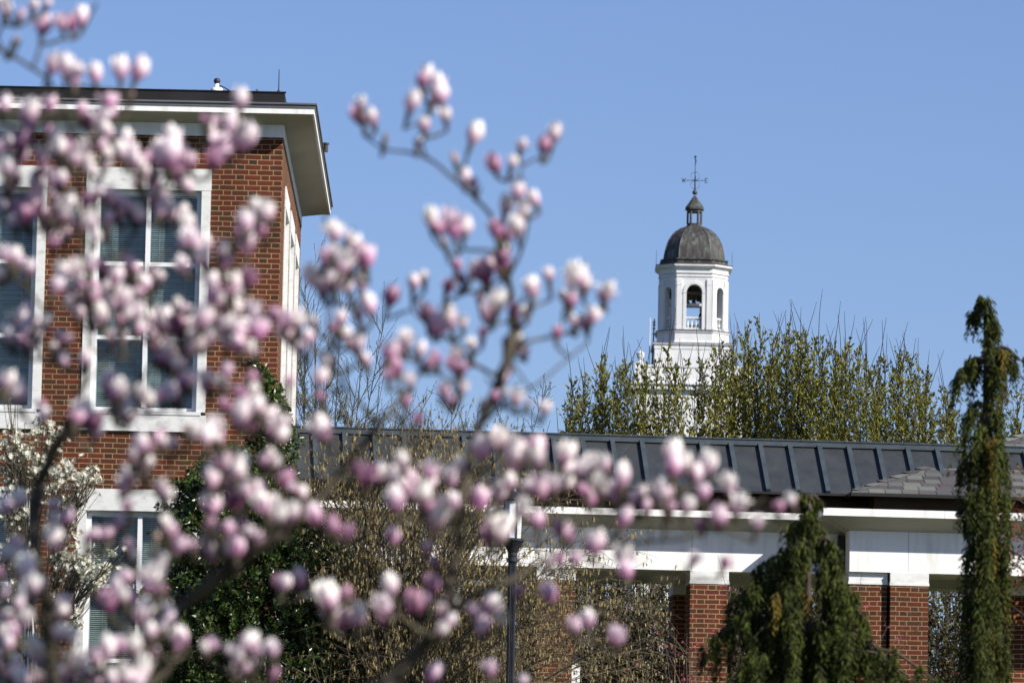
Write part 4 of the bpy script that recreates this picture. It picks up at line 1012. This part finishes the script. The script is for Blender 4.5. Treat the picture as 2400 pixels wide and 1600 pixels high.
# ------------------------------------------------------------------ saucer magnolia in the foreground
def magnolia():
    rnd = random.Random(5)
    MY = 16.0
    BK = 1.0204
    # limbs traced in picture pixels (2400 wide): x, y, width in pixels ; one distance along the limb
    LIMBS = [
     (16.0, [(430, 2300, 66), (220, 1800, 46), (128, 1600, 36), (118, 1480, 34), (104, 1380, 30), (82, 1270, 30), (80, 1200, 32), (96, 1130, 34), (125, 1060, 32), (152, 1010, 26), (178, 950, 18), (200, 880, 14), (215, 800, 11), (212, 700, 10), (195, 600, 9), (178, 440, 8), (164, 300, 8), (118, 195, 9), (60, 150, 10), (0, 115, 12), (-80, 60, 12)]),
     (15.6, [(470, 2200, 70), (330, 1700, 44), (320, 1560, 38), (374, 1458, 36), (442, 1407, 34), (510, 1356, 34), (578, 1305, 32), (660, 1250, 28), (716, 1205, 24), (790, 1120, 20), (835, 1060, 18), (885, 1000, 16), (925, 950, 14), (965, 900, 10), (1000, 850, 8)]),
     (16.6, [(520, 2300, 70), (760, 1800, 46), (860, 1640, 38), (914, 1597, 38), (987, 1517, 36), (1037, 1467, 32), (1060, 1420, 26), (1050, 1383, 24), (1062, 1330, 24), (1076, 1270, 24), (1077, 1220, 24), (1085, 1160, 22), (1100, 1090, 22), (1120, 1010, 24), (1145, 950, 24), (1165, 900, 24), (1185, 850, 24), (1200, 790, 22), (1202, 720, 18), (1192, 650, 16), (1180, 580, 14), (1160, 520, 12), (1120, 470, 11), (1070, 425, 10), (1010, 375, 9), (960, 358, 8), (905, 350, 6), (865, 325, 5), (845, 290, 4)]),
     (16.4, [(1060, 1430, 20), (1110, 1395, 16), (1160, 1372, 15), (1215, 1350, 14), (1290, 1305, 12), (1400, 1282, 10), (1500, 1270, 9), (1600, 1262, 8), (1680, 1235, 6), (1740, 1215, 5), (1800, 1195, 4)]),
     (16.7, [(1190, 830, 14), (1240, 800, 10), (1290, 790, 9), (1340, 775, 8), (1385, 745, 6), (1420, 700, 4)]),
     (16.5, [(1130, 990, 10), (1190, 940, 7), (1260, 900, 6), (1320, 850, 5), (1380, 800, 4)]),
     (16.7, [(1175, 880, 12), (1110, 850, 10), (1050, 790, 8), (1000, 760, 6), (965, 725, 4)]),
     (15.7, [(885, 1000, 12), (830, 930, 10), (780, 850, 9), (770, 740, 8), (790, 660, 6), (780, 570, 4)]),
     (15.5, [(540, 1335, 20), (500, 1240, 15), (520, 1120, 12), (570, 1000, 11), (580, 900, 9), (560, 790, 8), (545, 660, 7), (560, 560, 5)]),
     (15.9, [(140, 1030, 16), (250, 960, 12), (330, 890, 10), (380, 810, 9), (440, 740, 7), (520, 700, 5)]),
     (16.1, [(212, 700, 9), (280, 600, 8), (340, 500, 7), (390, 420, 6), (440, 350, 5), (520, 330, 4)]),
     (16.2, [(195, 600, 8), (120, 520, 7), (60, 450, 6), (20, 380, 5)]),
     (16.6, [(1090, 1120, 12), (1160, 1090, 9), (1240, 1080, 8), (1340, 1110, 7), (1420, 1130, 6), (1480, 1150, 4)]),
     (16.5, [(1077, 1250, 12), (1020, 1180, 9), (960, 1120, 7), (930, 1080, 5)]),
     (16.5, [(1400, 1282, 7), (1480, 1220, 6), (1560, 1170, 5), (1640, 1130, 4), (1700, 1120, 3)]),
     (16.4, [(1010, 1490, 16), (930, 1440, 10), (850, 1420, 8), (780, 1400, 6), (740, 1380, 4)]),
     (15.4, [(350, 1480, 16), (300, 1440, 11), (270, 1400, 9), (250, 1360, 6)]),
     (15.3, [(330, 1700, 22), (260, 1640, 15), (180, 1570, 11), (90, 1520, 8), (20, 1480, 5)]),
     (15.3, [(325, 1620, 20), (400, 1560, 12), (330, 1500, 9), (290, 1470, 5)]),
     (16.6, [(1192, 650, 10), (1230, 560, 8), (1240, 470, 7), (1220, 400, 6), (1260, 370, 4)]),
     (16.6, [(1000, 372, 7), (985, 320, 6), (1000, 260, 5), (1015, 210, 4)]),
    ]
    wood = MB(); nodes = []      # nodes: point, radius, direction
    root = empty("saucer_magnolia", (at(470, 1500, MY).x, MY, ground_z(MY)))
    tag(root, "pink and white saucer magnolia in bloom, out of focus in the foreground", "tree")
    O = root.location.copy()
    tt = Vector((0, 0, 1.05)); wood.tube([(0, 0, -.15), (.02, 0, .3), (0, .02, .7), tt], [.15, .125, .11, .10], 10)
    limbs3 = []
    for LY_, pts in LIMBS:
        P = []; Rr = []
        L = len(pts)
        for i, (x, y, w) in enumerate(pts):
            Y = LY_ + .10 * math.sin(i * 1.3 + LY_ * 7)
            p = at(x, y, Y) - O
            P.append(p); Rr.append(max(.0035, w * .5 * Y / FPX * .92))
        if pts[0][1] > 2100: P = [tt] + P; Rr = [.095] + Rr
        else:                               # start on the nearest limb already laid
            q = min(nodes, key=lambda n_: (n_[0] - P[0]).length); P = [q[0]] + P; Rr = [Rr[0]] + Rr
        # smooth by Catmull-Rom
        SP = []; SR = []
        for i in range(len(P) - 1):
            a, b_, c, d = P[max(0, i - 1)], P[i], P[i + 1], P[min(len(P) - 1, i + 2)]
            for k in range(4):
                t = k / 4; SP.append(.5 * ((2 * b_) + (c - a) * t + (2 * a - 5 * b_ + 4 * c - d) * t * t + (3 * b_ - a - 3 * c + d) * t ** 3) + rvec(rnd) * Rr[i] * .15); SR.append(Rr[i] * (1 - t) + Rr[i + 1] * t)
        SP.append(P[-1]); SR.append(Rr[-1])
        wood.tube(SP, SR, 8)
        for p, r in zip(SP, SR):
            if p.z > .9: nodes.append((p, r))
    # blossoms traced from the picture: x y height(px) in the axes of each tile, optional kind letter
    TILES = [
     (0, 0, 2.94, "40,50,110 235,30,100 330,15,80 145,95,100p 300,165,150p 420,145,140p 560,110,160 110,270,90b 375,430,180 455,450,170 510,530,150 655,500,170 830,460,190 965,470,180 35,710,150 205,760,210 345,710,140p 560,750,100p 755,690,130p 910,650,70b 690,810,180 735,900,150w 640,930,80b 50,950,150w 150,1050,150 310,1060,180 390,960,140 500,1060,190 590,1110,120 700,980,140 835,1030,150w 920,1090,130 1035,1080,120 1100,1010,150 1180,1040,220 1280,1090,170 1600,850,200 1690,930,230 1450,890,130w 1480,1090,160d 50,1140,200w 250,1260,180 380,1330,150 470,1420,250w 540,1490,200 750,1330,110p 800,1380,130 950,1260,140 1060,1200,120 1220,1190,130d 1290,1270,120 960,1480,120 1130,1430,160 290,1480,150 170,1500,120 1830,1440,160w 1690,1510,160 1290,1530,140w 750,1500,120p 610,1370,130d 430,1230,120 120,1200,100 30,1420,110 960,1220,100d 1240,1230,90d 200,880,90d 330,890,80d"),
     (700, 100, 2.94, "415,490,180d 500,510,140 430,410,100w 885,210,150w 960,280,160 980,340,150 930,400,90d 850,260,110d 785,400,150 865,560,120 825,690,100 1010,490,120 600,650,80b 1215,620,160w 1075,800,120b 1150,910,120 1200,970,90d 1340,830,140d 1540,700,110 1480,810,110w 1760,620,150 1690,700,130d 1510,1010,140 1620,1070,140 1435,1110,170w 1500,1260,180w 1360,1280,160d 1440,1320,110d 1410,1410,90w 910,1200,170w 1050,1230,220p 1140,1260,180 960,1280,110d 1000,1370,80b 245,1290,160w 350,1330,90w 460,1460,170p 320,1500,190w 200,1490,150d 1310,1530,150p 80,1550,90w"),
     (0, 533, 2.936, "20,170,130 90,250,140w 200,270,130 375,90,140p 440,290,160w 395,390,150 560,370,120 510,500,200 620,240,130 730,30,100p 780,420,200 860,480,190 800,320,130 745,490,170 900,250,110p 990,370,130 1040,330,90w 1300,60,180 1250,250,150 1380,200,160 1350,120,120 1540,220,160p 1640,30,110d 1700,80,200 140,610,150 70,740,130 180,690,130 320,640,120w 30,700,110 410,750,120p 240,780,100 550,580,120 440,900,120 590,900,150 770,740,150 830,620,120p 970,680,130 1120,630,200 1220,520,90w 1230,680,150 1350,680,190 1440,730,190w 1460,480,150p 1620,480,180w 1740,570,190 1660,690,170 1560,670,130 1530,640,120p 1740,830,120w 1640,790,140p 1310,820,130 1180,830,160 1100,900,110d 1160,880,130p 1900,600,130d 1960,720,150w 2060,640,120w 1990,1060,100d 1730,1110,150w 1650,1130,120d 1660,1270,200 1730,1290,190 1780,1200,120 1860,1290,150 1930,1340,130 1550,1220,110d 1560,980,130p 1320,1020,120 1420,1030,140 1200,1110,140 1110,1150,120p 1020,1190,140w 750,1050,150p 820,1100,180w 850,1190,150w 770,1150,110d 110,1120,190 60,1060,110 570,1250,170 540,1300,120p 660,1390,140 300,1280,120 970,1480,150 1420,1420,160w 1490,1430,130 1080,1440,100p 1270,1380,90b 1190,1480,110"),
     (700, 533, 2.936, "240,150,100w 200,230,130d 310,240,180w 320,380,150w 450,210,170p 100,330,180w 190,380,170w 160,430,90p 440,380,120 480,520,170 410,600,90d 10,640,110w 290,620,130 240,690,100d 70,750,120 330,740,140w 410,770,150w 460,900,110 390,830,90d 200,920,140 150,1020,130 150,1370,180 150,1160,80d 640,470,140d 790,370,120 860,340,100 1090,260,110d 1120,350,110d 1030,400,120d 1270,300,170d 1400,210,160d 1390,300,120d 890,600,150d 860,560,120p 1030,600,190w 1130,640,110w 1250,470,130w 1370,500,190w 1310,580,140p 1600,400,150w 1620,450,100 1720,320,110 1910,310,180w 1970,380,150w 1860,370,90 2130,430,150w 2080,470,90d 2030,600,130w 1960,650,100p 1890,640,110 1820,470,100w 1880,500,120d 1780,720,110d 1550,570,90w 1500,630,100d 1480,560,120d 740,750,160w 690,820,120 840,830,130w 630,840,140p 660,950,160d 620,1010,100d 760,1040,110 940,900,120d 900,930,110d 1090,850,150w 1190,790,110w 1060,940,120d 1120,970,110d 1000,1110,120p 1130,1090,130 820,1310,110d 740,1200,120d 1050,1190,90d 1270,720,90d 1510,770,100w 1430,790,110d 1550,850,100p 1440,980,110p 1500,1150,140w 1420,1120,70w 1580,1210,80b 1700,1230,110 1270,1200,70w 1350,1160,90d"),
     (0, 1067, 2.94, "40,340,160 110,610,130p 180,760,200w 240,870,180w 10,920,140 370,560,220w 470,420,120p 130,1010,100 170,1110,170w 60,1110,110 440,1010,130 460,1070,100d 410,1210,130 20,1220,140w 240,1340,200w 100,1430,150w 40,1490,110 300,1490,190w 520,1420,220w 590,1480,150 690,1480,190w 740,1310,190w 650,1370,120p 920,1290,180w 1040,1200,140w 1060,1340,100p 970,1460,240w 820,910,190 850,960,120w 1040,830,210w 1080,900,140w 990,1060,210w 1040,930,100d 650,530,110 610,570,100d 740,530,100p 820,460,120p 890,620,110p 890,130,160 960,40,100 1030,40,110w 1110,210,110 1140,460,140w 1150,520,120d 1240,610,140p 1080,560,90b 1460,510,110p 1460,650,170w 1560,650,120 1620,530,140p 1640,620,150p 1780,570,110p 1460,130,200w 1660,50,150w 1620,190,210w 1690,210,170w 1820,30,110p 1970,160,160d 1800,320,180w 1920,390,190w 2010,370,140w 1880,380,150p 2080,270,80w 2150,370,120 2300,490,110d 2060,830,140p 2250,960,230w 2290,1080,180 1920,870,110d 1640,770,80d 1710,1290,180w 1650,1370,150w 1690,1450,120p 1740,1320,130d 1460,1290,110p 1220,1320,90d 1880,1500,120d 150,1530,150w 420,1530,130w 780,1530,140w 870,1500,150w 60,1290,120 330,1350,120d 230,960,110d"),
     (700, 1000, 2.613, "630,200,130w 590,290,150 640,340,180 690,320,130p 810,250,130 930,300,150 1010,230,140w 760,400,150w 800,330,120w 850,540,190w 800,480,110d 870,460,110w 940,450,120 1120,110,170 1110,430,150p 1230,380,150w 1290,330,110w 1330,170,210 1400,120,110d 1460,110,130p 1480,360,170p 1550,340,150 1400,370,110w 1370,490,160w 1640,150,150w 1460,560,120p 1200,580,190w 1240,640,150w 1160,660,120d 1740,250,130 1800,200,100w 1860,210,120w 1850,350,180w 1800,390,100d 1780,420,120p 1980,290,160w 1960,370,110d 2060,430,130 2130,480,100p 2000,550,140p 2230,380,190w 2240,460,140 2290,150,150w 2330,230,150w 1820,700,160 1640,640,130p 1590,610,110d 1990,780,170w 2000,870,130p 1700,790,100 1550,810,100w 1530,1010,130p 1690,1210,110p 1770,1170,120 1950,1270,140p 90,530,130p 200,590,120d 300,640,120d 580,660,120p 560,960,160w 510,1080,160 520,1150,120p 710,1070,160d 760,1070,80w 160,1020,190w 200,1110,180w 290,1020,110d 370,1130,150w 350,1180,100p 910,1110,180w 930,1180,120 1060,1110,100p 1190,1070,140w 1130,1180,150p 1110,1230,110p 1240,1170,120w 830,1500,140p 1170,1470,110p 1370,1540,90 820,960,130d 830,830,100d 790,730,100p 350,240,100d 420,290,140d 500,270,130w 420,340,100d 10,950,110d 20,400,90w 1350,1000,80d"),
     (1500, 1000, 2.613, "280,220,150w 420,210,170w 390,390,110p 540,340,160w 610,460,160w 170,480,120p 300,470,130w 480,540,140p 720,580,110 920,440,100w 850,490,90d 340,800,100 525,830,100d 370,600,90d 15,390,90"),
    ]
    blooms = []
    for x0, y0, sc_, txt in TILES:
        for w in txt.split():
            k = w[-1] if w[-1].isalpha() else ''; a, b_, h = (float(q) for q in (w[:-1] if k else w).split(','))
            blooms.append((x0 + a / sc_, y0 + b_ / sc_, h / sc_, k))
    for x, y, h, k in list(blooms):      # flowers open in twos and threes on the crowded limbs
        if k in 'bd' and k: continue
        if rnd.random() < (.85 if x < 720 and y > 230 else .12):
            a = rnd.uniform(0, 6.28); rr = h * rnd.uniform(.45, .8)
            blooms.append((x + rr * math.cos(a), y + rr * math.sin(a) * .8, h * rnd.uniform(.75, 1.0), rnd.choice(('', 'w', 'w', 'd', 'p'))))
    for x, y, h, k in list(blooms):
        if x < 700 and y > 250 and rnd.random() < .22:
            a = rnd.uniform(0, 6.28); rr = h * rnd.uniform(.6, 1.3)
            blooms.append((x + rr * math.cos(a), y + rr * math.sin(a), h * rnd.uniform(.7, .95), rnd.choice(('', 'w', 'd', 'p', ''))))
    # place each blossom at the distance of the limb nearest to it, join it with a twig
    def pix(p):
        d = p + O - CAM; f = FPX / d.dot(fwd); return 1200 + d.dot(rgt) * f, 800 - d.dot(upv) * f
    nx_ = [(pix(p), p, r) for p, r in nodes]
    order = []
    for (x, y, h, k) in blooms:
        best = min(nx_, key=lambda n_: math.hypot(n_[0][0] - x, (n_[0][1] - (y + 40)) * (1.0 if n_[0][1] > y else 1.8)))
        order.append((math.hypot(best[0][0] - x, best[0][1] - y), x, y, h, k))
    order.sort(key=lambda q: q[0])
    made = []
    COLS = {'': ((.30, .055, .20), (.70, .45, .61), (.89, .84, .83)), 'p': ((.34, .06, .24), (.62, .30, .50), (.82, .68, .74)), 'd': ((.13, .016, .075), (.28, .08, .20), (.56, .34, .45)),
            'w': ((.36, .09, .26), (.78, .58, .68), (.91, .89, .84)), 'b': ((.16, .07, .06), (.34, .20, .15), (.52, .38, .33))}
    def lerp3(a, b_, t): return tuple(x + (y - x) * t for x, y in zip(a, b_))
    for dist, x, y, h, k in order:
        # attach point: prefer wood below the flower
        by = y + h * .42
        best = min(nx_, key=lambda n_: math.hypot(n_[0][0] - x, (n_[0][1] - (by + 25)) * (1.0 if n_[0][1] > by - 5 else 2.2)) + rnd.random() * 8)
        Yd = (best[1] + O).y + rnd.gauss(0, .10)
        ctr = at(x, y, Yd) - O; hm = h * 1.13 * Yd / FPX * rnd.uniform(.92, 1.1)
        if k == 'b': hm *= .8
        src = best[1]
        ax = (UP * 1.0 + Vector(((ctr.x - src.x) * 1.2, -.12, 0)) + rvec(rnd) * .42).normalized()
        fb = ctr - ax * hm * .48
        v = fb - src; L = v.length
        m1 = src + v * .38 + Vector((v.x * .12, v.y * .12, -abs(L) * .10)); m2 = fb - ax * min(.05, L * .3)
        wood.tube([src, m1, m2, fb - ax * .012, fb + ax * .010], [min(best[2] * .8, .0065), .0052, .0045, .0085, .0095], 6)
        for q in (m1, m2): nx_.append((pix(q), q, .005))
        # a narrow bud scale or two on the twig
        made.append((fb, ax, hm, k))
    # short bare spurs with leaf buds
    for q in range(150):
        n_ = rnd.choice(nx_)
        if n_[2] > .02: continue
        d = (UP + rvec(rnd) * .8).normalized(); L = rnd.uniform(.03, .12); wood.tube([n_[1], n_[1] + d * L * .6, n_[1] + d * L, n_[1] + d * (L + .018)], [.0035, .003, .0045, .001], 5)
    wood.build("limbs", M['magbark'], root, True)
    def blossom(b, p, ax, h, k, rnd):
        u = perp(ax, rnd); w = ax.cross(u); cb, cm, ct = COLS[k]
        ju = rnd.uniform(-.12, .12); cm = lerp3(cm, ct if ju > 0 else cb, abs(ju) * 1.6)
        openn = rnd.choice((.0, .1, .25, .45, .8, 1.0)) if k != 'b' else -.25
        Rm = h * rnd.uniform(.27, .36) * (.75 if k == 'b' else 1)
        def petal(a0, sR, sh, op, tw):
            NA, NT = 4, 6; V = []; C_ = []
            for i in range(NT + 1):
                t = i / NT
                rr = Rm * sR * (math.sin(min(1, t * 1.25 + .10) * math.pi * .62) ** .9) * (1 - (.50 - op) * max(0, t - .55) ** 1.3 * 2.2)
                zz = h * sh * (t - op * .22 * t ** 3)
                half = (.86 * math.sin(math.pi * (.10 + .83 * t)) ** .8 + .05) * (1 if t < .97 else .55)
                for j in range(NA + 1):
                    s = j / NA * 2 - 1; a = a0 + s * half + tw * t
                    r2 = rr * (1 + .08 * s * s); q = p + (u * math.cos(a) + w * math.sin(a)) * r2 + ax * (zz - h * .035 * s * s * t)
                    V.append(q); tt_ = min(1, t * 1.08); C_.append(lerp3(cb, cm, tt_ / .30) if tt_ < .30 else lerp3(cm, ct, min(1, (tt_ - .30) / .52)))
            b.raw(V, [(i * (NA + 1) + j, i * (NA + 1) + j + 1, (i + 1) * (NA + 1) + j + 1, (i + 1) * (NA + 1) + j) for i in range(NT) for j in range(NA)], 0, C_)
        a_ = rnd.uniform(0, 6.28)
        for q in range(3): petal(a_ + q * 2.094 + 1.05, .80, .97, min(openn, .25), rnd.uniform(-.2, .2))
        for q in range(3): petal(a_ + q * 2.094 + rnd.uniform(-.2, .2), 1.0, rnd.uniform(.86, 1.0), openn + rnd.choice((0, 0, .25, .8 if openn > .05 else 0)), rnd.uniform(-.25, .25))
    made.sort(key=lambda q: -q[2])
    rest = MB()
    for i, (fb, ax, hm, k) in enumerate(made):
        if i < 100:
            b = MB(); blossom(b, fb, ax, hm, k, rnd); b.build("blossom", M['petal'], root, True)
        else: blossom(rest, fb, ax, hm, k, rnd)
    rest.build("smaller_blossoms", M['petal'], root, True)["kind"] = "stuff"
def petal_mat():
    m = Mat("magnolia_petal"); a = m.node("ShaderNodeAttribute"); a.attribute_name = "tint"
    m.base(a.outputs["Color"], .55, .25)
    tr = m.node("ShaderNodeBsdfTranslucent"); m.link(a.outputs["Color"], tr.inputs[0])
    mx = m.node("ShaderNodeMixShader"); mx.inputs[0].default_value = .30
    m.link(m.b.outputs[0], mx.inputs[1]); m.link(tr.outputs[0], mx.inputs[2]); m.link(mx.outputs[0], m.n["Material Output"].inputs[0])
    return m.m
M['petal'] = petal_mat()
magnolia()
